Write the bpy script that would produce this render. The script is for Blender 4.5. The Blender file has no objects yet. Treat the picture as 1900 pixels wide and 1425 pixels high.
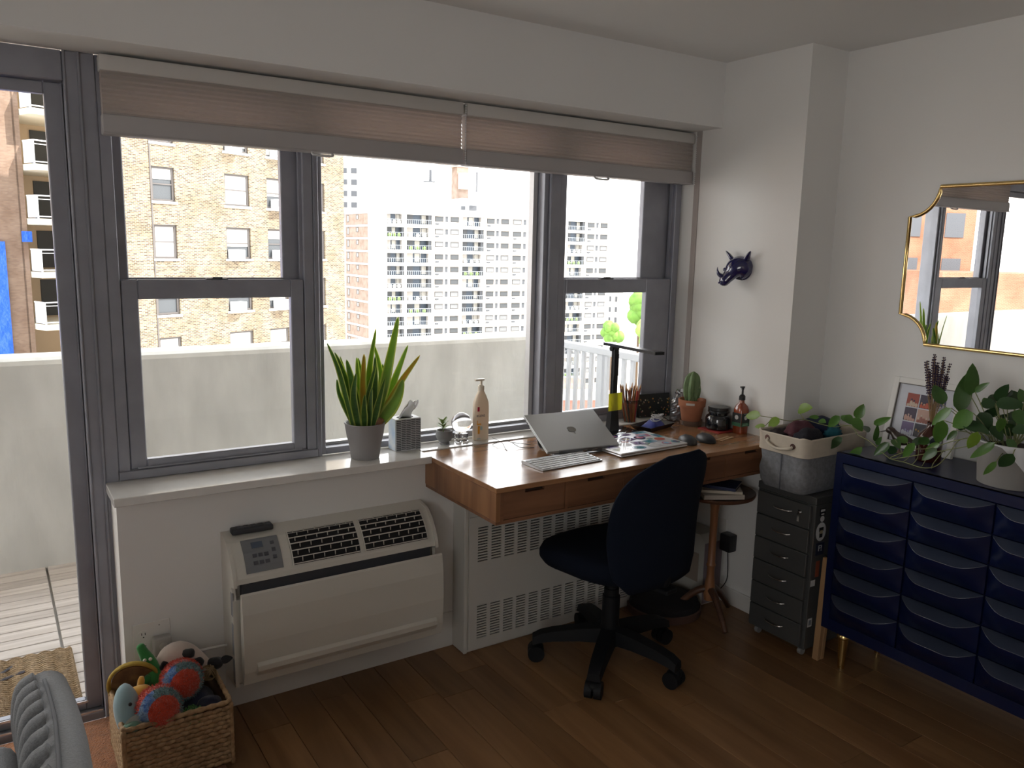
import bpy, bmesh, math, random
from mathutils import Vector, Matrix
random.seed(7)
SC = bpy.context.scene
COL = SC.collection
PI = math.pi
rad = math.radians
# ------------------------------------------------------------------ camera
cam_d = bpy.data.cameras.new('camera'); cam = bpy.data.objects.new('camera', cam_d); COL.objects.link(cam)
SC.camera = cam
cr = Vector((0.83812789, -0.54502232, 0.02218786)); cu = Vector((0.07194618, 0.15077573, 0.98594646)); cf = Vector((0.54070822, 0.8247529, -0.16558162))
cam.matrix_world = Matrix(((cr.x, cu.x, -cf.x, -1.35), (cr.y, cu.y, -cf.y, -2.5898), (cr.z, cu.z, -cf.z, 1.5782), (0, 0, 0, 1)))
cam_d.sensor_width = 36; cam_d.lens = 1491.95 / 1900 * 36; cam_d.clip_start = .05; cam_d.clip_end = 2000
# ------------------------------------------------------------------ world, sun, exposure
W = bpy.data.worlds.new('world'); SC.world = W; W.use_nodes = True
nt = W.node_tree; nt.nodes.clear()
out = nt.nodes.new('ShaderNodeOutputWorld'); bg = nt.nodes.new('ShaderNodeBackground')
tc = nt.nodes.new('ShaderNodeTexCoord'); sep = nt.nodes.new('ShaderNodeSeparateXYZ'); rp = nt.nodes.new('ShaderNodeValToRGB')
nt.links.new(tc.outputs['Generated'], sep.inputs[0]); nt.links.new(sep.outputs['Z'], rp.inputs[0])
rp.color_ramp.elements[0].position = 0.0; rp.color_ramp.elements[0].color = (1, .985, .96, 1)
rp.color_ramp.elements[1].position = 1.0; rp.color_ramp.elements[1].color = (.86, .93, 1, 1)
nt.links.new(rp.outputs[0], bg.inputs[0]); nt.links.new(bg.outputs[0], out.inputs[0])
bg.inputs[1].default_value = 2.6
sun_d = bpy.data.lights.new('sun', 'SUN'); sun = bpy.data.objects.new('sun', sun_d); COL.objects.link(sun)
sun_d.energy = 6.5; sun_d.angle = rad(.6); sun_d.color = (1, .95, .88)
sun.rotation_euler = Vector((-1.03, .65, -1.45)).to_track_quat('-Z', 'Y').to_euler()
sun.location = (10, -6, 20)
SC.view_settings.view_transform = 'Standard'; SC.view_settings.look = 'None'
SC.view_settings.exposure = 1.05; SC.view_settings.gamma = 1.0; SC.view_settings.use_curve_mapping = False
SC.cycles.use_denoising = True
SC.cycles.max_bounces = 10; SC.cycles.diffuse_bounces = 5; SC.cycles.transparent_max_bounces = 16
SC.cycles.sample_clamp_indirect = 8.0
SC.cycles.caustics_reflective = False; SC.cycles.caustics_refractive = False
def portal(loc, sx, sz, rot=None):
    d = bpy.data.lights.new('portal', 'AREA'); o = bpy.data.objects.new('portal', d); COL.objects.link(o)
    d.shape = 'RECTANGLE'; d.size = sx; d.size_y = sz; d.energy = 1; d.cycles.is_portal = True
    o.location = loc; o.rotation_euler = rot or (rad(-90), 0, 0)
portal((0.17, .36, 1.45), 2.6, 1.3); portal((-1.9, .36, 1.05), 1.55, 2.1); portal((-3.6, -3.5, 1.35), 1.7, 1.6, (0, rad(-90), 0))
# ------------------------------------------------------------------ materials
MATS = {}
def mat(name, col, rough=.5, metal=0, noise=None, bump=None, spec=None, coat=0, sheen=0, trans=0, ior=1.45, emit=None, coords='Object', stretch=(1, 1, 1), alpha=None, sss=0):
    if name in MATS: return MATS[name]
    m = bpy.data.materials.new(name); m.use_nodes = True; MATS[name] = m
    N = m.node_tree; b = N.nodes['Principled BSDF']
    c4 = (*col, 1)
    b.inputs['Base Color'].default_value = c4; b.inputs['Roughness'].default_value = rough; b.inputs['Metallic'].default_value = metal
    if spec is not None: b.inputs['Specular IOR Level'].default_value = spec
    if coat: b.inputs['Coat Weight'].default_value = coat; b.inputs['Coat Roughness'].default_value = .08
    if sheen: b.inputs['Sheen Weight'].default_value = sheen
    if trans: b.inputs['Transmission Weight'].default_value = trans; b.inputs['IOR'].default_value = ior
    if sss: b.inputs['Subsurface Weight'].default_value = sss; b.inputs['Subsurface Scale'].default_value = .01
    if emit: b.inputs['Emission Color'].default_value = (*emit[:3], 1); b.inputs['Emission Strength'].default_value = emit[3]
    if noise or bump:
        t = N.nodes.new('ShaderNodeTexCoord'); mp = N.nodes.new('ShaderNodeMapping'); mp.inputs['Scale'].default_value = stretch
        N.links.new(t.outputs[coords], mp.inputs[0])
    if noise:
        sc, amt = noise[:2]
        n = N.nodes.new('ShaderNodeTexNoise'); n.inputs['Scale'].default_value = sc; n.inputs['Detail'].default_value = 5
        N.links.new(mp.outputs[0], n.inputs['Vector'])
        r = N.nodes.new('ShaderNodeValToRGB')
        c2 = noise[2] if len(noise) > 2 else tuple(max(0, x * (1 - amt)) for x in col)
        r.color_ramp.elements[0].position = .3; r.color_ramp.elements[0].color = (*c2, 1)
        r.color_ramp.elements[1].position = .7; r.color_ramp.elements[1].color = c4
        N.links.new(n.outputs['Fac'], r.inputs[0]); N.links.new(r.outputs[0], b.inputs['Base Color'])
    if bump:
        n = N.nodes.new('ShaderNodeTexNoise'); n.inputs['Scale'].default_value = bump[0]; n.inputs['Detail'].default_value = 4
        N.links.new(mp.outputs[0], n.inputs['Vector'])
        bp = N.nodes.new('ShaderNodeBump'); bp.inputs['Strength'].default_value = bump[1]; bp.inputs['Distance'].default_value = bump[2] if len(bump) > 2 else .01
        N.links.new(n.outputs['Fac'], bp.inputs['Height']); N.links.new(bp.outputs[0], b.inputs['Normal'])
    return m
def wood(name, c1, c2, rough=.35, axis='Y', scale=3.0, coat=0, objrand=0.0):
    if name in MATS: return MATS[name]
    m = bpy.data.materials.new(name); m.use_nodes = True; MATS[name] = m
    N = m.node_tree; b = N.nodes['Principled BSDF']; b.inputs['Roughness'].default_value = rough
    if coat: b.inputs['Coat Weight'].default_value = coat; b.inputs['Coat Roughness'].default_value = .12
    t = N.nodes.new('ShaderNodeTexCoord'); mp = N.nodes.new('ShaderNodeMapping')
    s = {'X': (.12, 1.6, 1.6), 'Y': (1.6, .12, 1.6), 'Z': (1.6, 1.6, .12)}[axis]
    mp.inputs['Scale'].default_value = [v * scale for v in s]
    oi = N.nodes.new('ShaderNodeObjectInfo')
    if objrand:
        ml = N.nodes.new('ShaderNodeVectorMath'); ml.operation = 'SCALE'; ml.inputs[0].default_value = (7, 5, 3); N.links.new(oi.outputs['Random'], ml.inputs['Scale'])
        N.links.new(ml.outputs[0], mp.inputs['Location'])
    N.links.new(t.outputs['Object'], mp.inputs[0])
    n = N.nodes.new('ShaderNodeTexNoise'); n.inputs['Scale'].default_value = 6; n.inputs['Detail'].default_value = 8; n.inputs['Distortion'].default_value = 1.2
    N.links.new(mp.outputs[0], n.inputs['Vector'])
    r = N.nodes.new('ShaderNodeValToRGB'); r.color_ramp.elements[0].position = .32; r.color_ramp.elements[0].color = (*c2, 1)
    r.color_ramp.elements[1].position = .68; r.color_ramp.elements[1].color = (*c1, 1)
    N.links.new(n.outputs['Fac'], r.inputs[0])
    if objrand:
        h = N.nodes.new('ShaderNodeHueSaturation'); ma = N.nodes.new('ShaderNodeMapRange'); ma.inputs['To Min'].default_value = 1 - objrand; ma.inputs['To Max'].default_value = 1 + objrand
        N.links.new(oi.outputs['Random'], ma.inputs[0]); N.links.new(ma.outputs[0], h.inputs['Value']); N.links.new(r.outputs[0], h.inputs['Color']); N.links.new(h.outputs[0], b.inputs['Base Color'])
    else: N.links.new(r.outputs[0], b.inputs['Base Color'])
    bp = N.nodes.new('ShaderNodeBump'); bp.inputs['Strength'].default_value = .15; bp.inputs['Distance'].default_value = .003
    N.links.new(n.outputs['Fac'], bp.inputs['Height']); N.links.new(bp.outputs[0], b.inputs['Normal'])
    return m
def glassmat(name, tint=(1, 1, 1), ior=1.45, haze=0.0):
    m = bpy.data.materials.new(name); m.use_nodes = True; N = m.node_tree; N.nodes.clear()
    o = N.nodes.new('ShaderNodeOutputMaterial'); mx = N.nodes.new('ShaderNodeMixShader'); f = N.nodes.new('ShaderNodeFresnel'); f.inputs[0].default_value = ior
    t = N.nodes.new('ShaderNodeBsdfTransparent'); t.inputs[0].default_value = (*tint, 1); g = N.nodes.new('ShaderNodeBsdfGlossy'); g.inputs['Roughness'].default_value = .01
    ge = N.nodes.new('ShaderNodeNewGeometry'); iv = N.nodes.new('ShaderNodeMath'); iv.operation = 'SUBTRACT'; iv.inputs[0].default_value = 1; ml = N.nodes.new('ShaderNodeMath'); ml.operation = 'MULTIPLY'
    N.links.new(ge.outputs['Backfacing'], iv.inputs[1]); N.links.new(f.outputs[0], ml.inputs[0]); N.links.new(iv.outputs[0], ml.inputs[1])   # a thin pane reflects at its outer faces only
    N.links.new(ml.outputs[0], mx.inputs[0]); N.links.new(t.outputs[0], mx.inputs[1]); N.links.new(g.outputs[0], mx.inputs[2]); N.links.new(mx.outputs[0], o.inputs[0])
    return m
def brickmat(name, c1, c2, mortar, scale=1.0, rw=.22, rh=.075):
    m = bpy.data.materials.new(name); m.use_nodes = True; MATS[name] = m
    N = m.node_tree; b = N.nodes['Principled BSDF']; b.inputs['Roughness'].default_value = .9
    t = N.nodes.new('ShaderNodeTexCoord'); s = N.nodes.new('ShaderNodeSeparateXYZ'); cc = N.nodes.new('ShaderNodeCombineXYZ'); ad = N.nodes.new('ShaderNodeMath')
    N.links.new(t.outputs['Object'], s.inputs[0]); N.links.new(s.outputs['X'], ad.inputs[0]); N.links.new(s.outputs['Y'], ad.inputs[1])
    N.links.new(ad.outputs[0], cc.inputs['X']); N.links.new(s.outputs['Z'], cc.inputs['Y'])
    br = N.nodes.new('ShaderNodeTexBrick'); N.links.new(cc.outputs[0], br.inputs['Vector'])
    br.inputs['Color1'].default_value = (*c1, 1); br.inputs['Color2'].default_value = (*c2, 1); br.inputs['Mortar'].default_value = (*mortar, 1)
    br.inputs['Scale'].default_value = scale; br.inputs['Brick Width'].default_value = rw; br.inputs['Row Height'].default_value = rh; br.inputs['Mortar Size'].default_value = .012; br.inputs['Bias'].default_value = .1
    n = N.nodes.new('ShaderNodeTexNoise'); n.inputs['Scale'].default_value = .8; n.inputs['Detail'].default_value = 6; N.links.new(t.outputs['Object'], n.inputs['Vector'])
    mx = N.nodes.new('ShaderNodeMix'); mx.data_type = 'RGBA'; mx.blend_type = 'MULTIPLY'; mx.inputs[0].default_value = .6
    r = N.nodes.new('ShaderNodeValToRGB'); r.color_ramp.elements[0].position = .35; r.color_ramp.elements[0].color = (.6, .5, .42, 1); r.color_ramp.elements[1].position = .6; r.color_ramp.elements[1].color = (1, 1, 1, 1)
    N.links.new(n.outputs['Fac'], r.inputs[0]); N.links.new(br.outputs['Color'], mx.inputs[6]); N.links.new(r.outputs[0], mx.inputs[7]); N.links.new(mx.outputs[2], b.inputs['Base Color'])
    return m
WALL = mat('wall_paint', (.79, .785, .765), .75, bump=(180, .05, .002))
CEIL = mat('ceiling_paint', (.80, .80, .79), .8)
FRAME = mat('grey_frame_metal', (.34, .35, .40), .42, .25, noise=(9, .18))
SILLM = mat('sill_stone', (.78, .77, .74), .12, noise=(30, .06), coat=.4)
PANE = glassmat('window_pane')
CONC = mat('concrete', (.62, .62, .59), .9, noise=(7, .2), bump=(60, .3, .004), stretch=(1, 1, .35))
WHITE = mat('white_plastic', (.78, .77, .74), .35)
WHITEM = mat('white_metal', (.74, .73, .70), .4)
BLACK = mat('black_plastic', (.012, .012, .014), .35)
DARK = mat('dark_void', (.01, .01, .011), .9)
ALU = mat('aluminium', (.62, .63, .65), .28, .9)
ALUW = mat('aluminium_light', (.7, .7, .71), .35, .6)
CHROME = mat('chrome', (.8, .8, .8), .12, 1)
BRASS = mat('brass', (.83, .60, .25), .18, 1)
NAVY = mat('navy_lacquer', (.0025, .007, .040), .34, coat=.1, spec=.35)
SOIL = mat('soil', (.03, .02, .015), 1, bump=(90, .8, .01))
# ------------------------------------------------------------------ mesh helpers
ROOTM = {}
def thing(name, label=None, cat=None, loc=(0, 0, 0), rz=0.0, group=None, world=True, kind=None, M=None):
    o = bpy.data.objects.new(name, None); COL.objects.link(o); o.empty_display_size = .05
    MM = M if M is not None else Matrix.Translation(loc) @ Matrix.Rotation(rz, 4, 'Z')
    o.matrix_world = MM; ROOTM[o.name] = (MM, world)
    tag(o, label, cat, group, kind); return o
def tag(o, label=None, cat=None, group=None, kind=None):
    if label: o['label'] = label
    if cat: o['category'] = cat
    if group: o['group'] = group
    if kind: o['kind'] = kind
    return o
def rootof(o):
    while o.parent: o = o.parent
    return o
def obj(name, bm, m, parent=None, smooth=False, label=None, cat=None, group=None, kind=None, base=None):
    """base: world point taken as the origin of a top-level mesh"""
    MM = None
    if parent is not None:
        R, w = ROOTM.get(rootof(parent).name, (None, True))
        if R is not None and w: bm.transform(R.inverted())
    elif base is not None:
        bm.transform(Matrix.Translation(Vector(base)).inverted())
    bmesh.ops.recalc_face_normals(bm, faces=bm.faces)
    me = bpy.data.meshes.new(name); bm.to_mesh(me); bm.free()
    if smooth:
        for p in me.polygons: p.use_smooth = True
    for mm in (m if isinstance(m, (list, tuple)) else [m]): me.materials.append(mm)
    o = bpy.data.objects.new(name, me); COL.objects.link(o)
    if parent is not None: o.parent = parent
    elif base is not None: o.location = base; ROOTM[o.name] = (Matrix.Translation(Vector(base)), True)
    tag(o, label, cat, group, kind)
    if smooth == 'auto':
        me.set_sharp_from_angle(angle=rad(35))
    return o
def kids(o): return [c for c in bpy.data.objects if c.parent == o]
def dup(o, loc, rz=None, label=None, group=None, M=None):
    def cp(x, par):
        c = x.copy(); COL.objects.link(c)
        if par is not None: c.parent = par
        for k in CH.get(x.name, ()): cp(k, c)
        return c
    CH = {}
    for x in bpy.data.objects:
        if x.parent: CH.setdefault(x.parent.name, []).append(x)
    c = cp(o, None)
    if M is not None: c.matrix_world = M
    else:
        c.location = loc
        if rz is not None: c.rotation_euler = (0, 0, rz)
    if label: c['label'] = label
    if group: c['group'] = group
    return c
def NB(): return bmesh.new()
def apply(bm, vs, M):
    if M is not None:
        for v in vs: v.co = M @ v.co
def box(bm, x0, x1, y0, y1, z0, z1, bev=0, M=None, seg=1):
    vs = [bm.verts.new((x, y, z)) for x in (x0, x1) for y in (y0, y1) for z in (z0, z1)]
    a, b, c, d, e, f, g, h = vs
    fs = [bm.faces.new(q) for q in ((a, b, d, c), (e, g, h, f), (a, e, f, b), (c, d, h, g), (a, c, g, e), (b, f, h, d))]
    if bev:
        es = list({ed for fc in fs for ed in fc.edges})
        r = bmesh.ops.bevel(bm, geom=es, offset=bev, segments=seg, affect='EDGES', profile=.5)
        vs = list({v for fc in r['faces'] for v in fc.verts} | {v for v in vs if v.is_valid})
    apply(bm, vs, M); return vs
def cyl(bm, p0, p1, r0, r1=None, n=16, cap=True, M=None):
    r1 = r0 if r1 is None else r1
    return tube(bm, [p0, p1], [r0, r1], n, cap, M)
def tube(bm, pts, r, n=8, cap=True, M=None, sq=1.0, closed=False):
    pts = [Vector(p) for p in pts]; k = len(pts)
    rs = r if isinstance(r, (list, tuple)) else [r] * k
    rings = []; up = None; vs = []
    for i, p in enumerate(pts):
        if closed: t = pts[(i + 1) % k] - pts[i - 1]
        else: t = (pts[min(i + 1, k - 1)] - pts[max(i - 1, 0)])
        t = t.normalized() if t.length else Vector((0, 0, 1))
        if up is None: up = Vector((0, 0, 1)) if abs(t.z) < .95 else Vector((1, 0, 0))
        a = t.cross(up); a = a.normalized() if a.length > 1e-6 else Vector((1, 0, 0)); b = a.cross(t).normalized(); up = b
        ring = [bm.verts.new(p + a * math.cos(2 * PI * j / n) * rs[i] + b * math.sin(2 * PI * j / n) * rs[i] * sq) for j in range(n)]
        rings.append(ring); vs += ring
    m = k if closed else k - 1
    for i in range(m):
        A, B = rings[i], rings[(i + 1) % k]
        for j in range(n): bm.faces.new((A[j], A[(j + 1) % n], B[(j + 1) % n], B[j]))
    if cap and not closed:
        bm.faces.new(rings[0][::-1]); bm.faces.new(rings[-1])
    apply(bm, vs, M); return vs
def lathe(bm, prof, c=(0, 0, 0), n=24, M=None, sx=1, sy=1, cap=True):
    c = Vector(c); rings = []; vs = []
    for r, z in prof:
        ring = [bm.verts.new(c + Vector((math.cos(2 * PI * j / n) * r * sx, math.sin(2 * PI * j / n) * r * sy, z))) for j in range(n)]
        rings.append(ring); vs += ring
    for A, B in zip(rings, rings[1:]):
        for j in range(n): bm.faces.new((A[j], A[(j + 1) % n], B[(j + 1) % n], B[j]))
    if cap:
        bm.faces.new(rings[0][::-1]); bm.faces.new(rings[-1])
    apply(bm, vs, M); return vs
def prism(bm, poly, h0, h1, axis='Z', M=None):
    def P(a, b, h): return {'Z': (a, b, h), 'Y': (a, h, b), 'X': (h, a, b)}[axis]
    A = [bm.verts.new(P(a, b, h0)) for a, b in poly]; B = [bm.verts.new(P(a, b, h1)) for a, b in poly]
    bm.faces.new(A[::-1]); bm.faces.new(B); n = len(poly)
    for i in range(n): bm.faces.new((A[i], A[(i + 1) % n], B[(i + 1) % n], B[i]))
    apply(bm, A + B, M); return A + B
def ball(bm, c, r, nu=16, nv=10, M=None, disp=None):
    rx, ry, rz = r if isinstance(r, (tuple, list)) else (r, r, r); c = Vector(c); rings = []; vs = []
    top = bm.verts.new(c + Vector((0, 0, rz))); bot = bm.verts.new(c - Vector((0, 0, rz)))
    for i in range(1, nv):
        th = PI * i / nv
        ring = []
        for j in range(nu):
            d = Vector((math.sin(th) * math.cos(2 * PI * j / nu), math.sin(th) * math.sin(2 * PI * j / nu), math.cos(th)))
            k = 1 + (disp(d) if disp else 0)
            ring.append(bm.verts.new(c + Vector((d.x * rx, d.y * ry, d.z * rz)) * k))
        rings.append(ring); vs += ring
    for j in range(nu):
        bm.faces.new((top, rings[0][j], rings[0][(j + 1) % nu])); bm.faces.new((bot, rings[-1][(j + 1) % nu], rings[-1][j]))
    for A, B in zip(rings, rings[1:]):
        for j in range(nu): bm.faces.new((A[j], B[j], B[(j + 1) % nu], A[(j + 1) % nu]))
    vs += [top, bot]; apply(bm, vs, M); return vs
def loft(bm, rings, cap=True, closed=True):
    R = [[bm.verts.new(p) for p in r] for r in rings]; n = len(R[0])
    for A, B in zip(R, R[1:]):
        for j in range(n if closed else n - 1): bm.faces.new((A[j], A[(j + 1) % n], B[(j + 1) % n], B[j]))
    if cap and closed: bm.faces.new(R[0][::-1]); bm.faces.new(R[-1])
    return R
def grid(bm, nu, nv, fn):
    V = [[bm.verts.new(fn(i / nu, j / nv)) for j in range(nv + 1)] for i in range(nu + 1)]
    for i in range(nu):
        for j in range(nv): bm.faces.new((V[i][j], V[i + 1][j], V[i + 1][j + 1], V[i][j + 1]))
    return V
def leaf(bm, base, d, nrm, L, w, droop=.3, fold=.15, nu=6, heart=False, thick=.0006):
    """a pointed leaf: folded midrib, curved down; two-sided with thickness"""
    d = Vector(d).normalized(); nrm = Vector(nrm); nrm = (nrm - d * nrm.dot(d)).normalized(); s = d.cross(nrm)
    base = Vector(base); pts = []
    for i in range(nu + 1):
        t = i / nu
        if heart: ww = w * .5 * 2.3 * t ** .55 * (1 - t) ** .85 if 0 < t < 1 else 0
        else: ww = w * .5 * math.sin(PI * t ** .75) ** .85 if 0 < t < 1 else 0
        c = base + d * L * (t - .12 * droop * t * t) - nrm * L * droop * t * t * .6
        pts.append((c - s * ww + nrm * ww * fold, c, c + s * ww + nrm * ww * fold))
    for side in (thick, -thick):
        V = [[bm.verts.new(p + nrm * side) for p in r] for r in pts]
        for A, B in zip(V, V[1:]):
            for j in range(2):
                q = (A[j], A[j + 1], B[j + 1], B[j])
                try: bm.faces.new(q if side > 0 else q[::-1])
                except ValueError: pass
def smoothpts(pts, k=6):
    P = [Vector(p) for p in pts]; P = [P[0]] + P + [P[-1]]; o = []
    for i in range(1, len(P) - 2):
        for j in range(k):
            t = j / k; a, b, c, d = P[i - 1:i + 3]
            o.append(.5 * ((2 * b) + (-a + c) * t + (2 * a - 5 * b + 4 * c - d) * t * t + (-a + 3 * b - 3 * c + d) * t ** 3))
    o.append(P[-2]); return o
def text(name, s, size, m, M, parent, extrude=.0004, label=None):
    cu_ = bpy.data.curves.new(name, 'FONT'); cu_.body = s; cu_.size = size; cu_.extrude = extrude; cu_.align_x = 'CENTER'; cu_.align_y = 'CENTER'
    t = bpy.data.objects.new(name, cu_); COL.objects.link(t)
    dg = bpy.context.evaluated_depsgraph_get(); me = bpy.data.meshes.new_from_object(t.evaluated_get(dg))
    bpy.data.objects.remove(t); bm = bmesh.new(); bm.from_mesh(me); bpy.data.meshes.remove(me)
    bm.transform(M)
    return obj(name, bm, m, parent, label=label)
POT_LV = [(1.42, -1.195, 1.125, 1.42, -1.202, 1.221, 0.04, 0), (1.4, -1.174, 1.065, 1.4, -1.181, 1.182, 0.048, 0), (1.38, -1.23, 1.145, 1.38, -1.271, 1.179, 0.018, 0), (1.42, -1.106, 1.076, 1.42, -1.069, 1.135, 0.041, 0), (1.34, -1.252, 1.081, 1.34, -1.184, 1.024, 0.05, 1), (1.4, -1.148, 1.073, 1.4, -1.092, 1.01, 0.03, 1), (1.36, -1.146, 1.034, 1.36, -1.127, 0.952, 0.04, 1), (1.31, -1.288, 1.028, 1.31, -1.269, 0.97, 0.031, 3), (1.3, -1.349, 1.007, 1.3, -1.3, 0.953, 0.024, 1), (1.29, -1.411, 0.985, 1.29, -1.368, 0.93, 0.033, 2), (1.29, -1.365, 0.95, 1.29, -1.341, 0.904, 0.017, 1), (1.44, -1.271, 1.116, 1.44, -1.31, 1.171, 0.032, 2), (1.44, -1.302, 1.134, 1.44, -1.328, 1.156, 0.018, 2), (1.4, -1.29, 1.115, 1.4, -1.364, 1.124, 0.039, 2), (1.42, -1.278, 1.106, 1.42, -1.24, 1.105, 0.039, 2), (1.4, -1.374, 1.133, 1.4, -1.363, 1.17, 0.027, 0), (1.36, -1.379, 1.113, 1.36, -1.402, 1.076, 0.037, 0), (1.34, -1.34, 1.082, 1.34, -1.332, 1.036, 0.028, 1), (1.38, -1.253, 1.08, 1.38, -1.283, 1.027, 0.046, 2), (1.36, -1.215, 1.038, 1.36, -1.299, 1.034, 0.036, 2), (1.36, -1.195, 1.008, 1.36, -1.179, 0.976, 0.018, 0), (1.34, -1.364, 1.016, 1.34, -1.39, 0.989, 0.024, 0), (1.44, -1.245, 1.063, 1.44, -1.286, 1.089, 0.033, 2), (1.38, -1.199, 1.051, 1.38, -1.19, 1.003, 0.033, 2), (1.32, -1.388, 1.058, 1.32, -1.428, 1.058, 0.034, 2), (1.38, -1.295, 1.042, 1.38, -1.336, 1.011, 0.032, 2)]
TRAIL_LV = [(1.42, -0.781, 0.966, 1.42, -0.801, 1.016, 0.033, 1), (1.41, -0.774, 0.966, 1.41, -0.82, 0.935, 0.037, 1), (1.42, -0.759, 0.949, 1.42, -0.715, 0.962, 0.029, 1), (1.44, -0.844, 0.953, 1.44, -0.91, 0.989, 0.023, 1), (1.43, -0.815, 0.942, 1.43, -0.844, 0.929, 0.025, 2), (1.42, -0.867, 0.893, 1.42, -0.887, 0.953, 0.018, 0), (1.4, -0.888, 0.887, 1.4, -0.91, 0.919, 0.016, 0), (1.34, -0.87, 0.882, 1.34, -0.823, 0.817, 0.026, 1), (1.38, -0.949, 0.911, 1.38, -0.918, 0.864, 0.028, 0), (1.4, -0.951, 0.921, 1.4, -0.988, 0.903, 0.028, 0), (1.36, -1.055, 0.935, 1.36, -1.021, 0.878, 0.025, 1), (1.4, -1.026, 0.916, 1.4, -1.044, 0.945, 0.021, 2), (1.4, -1.079, 0.955, 1.4, -1.051, 0.927, 0.03, 0), (1.38, -1.134, 0.947, 1.38, -1.085, 0.913, 0.021, 1), (1.36, -1.135, 0.933, 1.36, -1.109, 0.892, 0.026, 0), (1.42, -0.948, 0.892, 1.42, -0.93, 0.859, 0.028, 2), (1.44, -0.985, 0.914, 1.44, -0.953, 0.924, 0.024, 1)]
BASK_LV = [(1.3, -0.427, 0.922, 1.3, -0.349, 0.907, 0.036, 3), (1.31, -0.447, 0.881, 1.31, -0.406, 0.871, 0.018, 3), (1.32, -0.506, 0.923, 1.32, -0.477, 0.889, 0.033, 3), (1.42, -0.518, 0.95, 1.42, -0.578, 0.976, 0.042, 3), (1.44, -0.605, 0.933, 1.44, -0.577, 0.934, 0.017, 1), (1.42, -0.621, 0.927, 1.42, -0.653, 0.926, 0.022, 1), (1.4, -0.724, 0.966, 1.4, -0.688, 0.92, 0.029, 1), (1.36, -0.771, 0.894, 1.36, -0.719, 0.844, 0.029, 2), (1.42, -0.738, 0.971, 1.42, -0.764, 0.944, 0.029, 1)]
VB = [(1.3, -0.427, 0.92), (1.32, -0.49, 0.92), (1.36, -0.526, 0.912), (1.38, -0.574, 0.926), (1.4, -0.636, 0.918), (1.41, -0.698, 0.917), (1.41, -0.767, 0.935), (1.4, -0.805, 0.909)]
VB2 = [(1.42, -0.518, 0.948), (1.38, -0.579, 0.927)]
VB3 = [(1.31, -0.447, 0.881), (1.32, -0.464, 0.906), (1.32, -0.49, 0.92)]
VT = [(1.4, -0.805, 0.909), (1.38, -0.875, 0.897), (1.36, -0.945, 0.87), (1.36, -0.978, 0.858), (1.37, -1.024, 0.855), (1.36, -1.094, 0.854), (1.37, -1.136, 0.87), (1.38, -1.167, 0.918), (1.38, -1.194, 0.97), (1.38, -1.232, 0.989)]
VT2 = [(1.36, -0.978, 0.858), (1.38, -1.033, 0.902), (1.38, -1.1, 0.923), (1.38, -1.18, 0.967), (1.38, -1.232, 0.989)]
SNAKE = [([(-0.286, 0.1, 0.952), (-0.32, 0.1, 1.135), (-0.362, 0.1, 1.239)], 0.019), ([(-0.258, 0.13, 0.944), (-0.287, 0.13, 1.109), (-0.324, 0.13, 1.201)], 0.022), ([(-0.245, 0.12, 0.948), (-0.26, 0.12, 1.069), (-0.284, 0.12, 1.175)], 0.033), ([(-0.218, 0.15, 0.94), (-0.229, 0.15, 1.072), (-0.233, 0.15, 1.176)], 0.024), ([(-0.237, 0.09, 0.947), (-0.238, 0.09, 1.082), (-0.23, 0.09, 1.195)], 0.033), ([(-0.201, 0.14, 0.936), (-0.191, 0.14, 1.121), (-0.162, 0.14, 1.279)], 0.028), ([(-0.184, 0.16, 0.935), (-0.174, 0.16, 1.057), (-0.174, 0.16, 1.178)], 0.024), ([(-0.233, 0.08, 0.947), (-0.221, 0.08, 1.053), (-0.187, 0.08, 1.165)], 0.031), ([(-0.184, 0.12, 0.938), (-0.179, 0.12, 1.063), (-0.174, 0.12, 1.181)], 0.032), ([(-0.149, 0.15, 0.937), (-0.14, 0.15, 1.096), (-0.171, 0.15, 1.231)], 0.026), ([(-0.16, 0.12, 0.944), (-0.123, 0.12, 1.14), (-0.081, 0.12, 1.324)], 0.038), ([(-0.138, 0.15, 0.936), (-0.083, 0.15, 1.082), (-0.027, 0.15, 1.212)], 0.028), ([(-0.163, 0.1, 0.944), (-0.086, 0.1, 1.076), (-0.002, 0.1, 1.178)], 0.026), ([(-0.169, 0.08, 0.947), (-0.113, 0.08, 1.014), (-0.081, 0.08, 1.094)], 0.047), ([(-0.147, 0.17, 0.931), (-0.131, 0.17, 1.042), (-0.122, 0.17, 1.143)], 0.031), ([(-0.252, 0.16, 0.935), (-0.263, 0.16, 1.063), (-0.293, 0.16, 1.182)], 0.02), ([(-0.214, 0.07, 0.947), (-0.218, 0.07, 1.005), (-0.209, 0.07, 1.073)], 0.023)]
# ================================================================== STRUCTURE
def struct(name, bm, m, parent=None, label=None):
    return obj(name, bm, m, parent, kind='structure' if parent is None else None, label=label)
XR, XW, YC, ZC, ZB = 1.405, 1.635, -.46, 2.391, 2.12
XL, YBK = -3.3, -4.6
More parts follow.
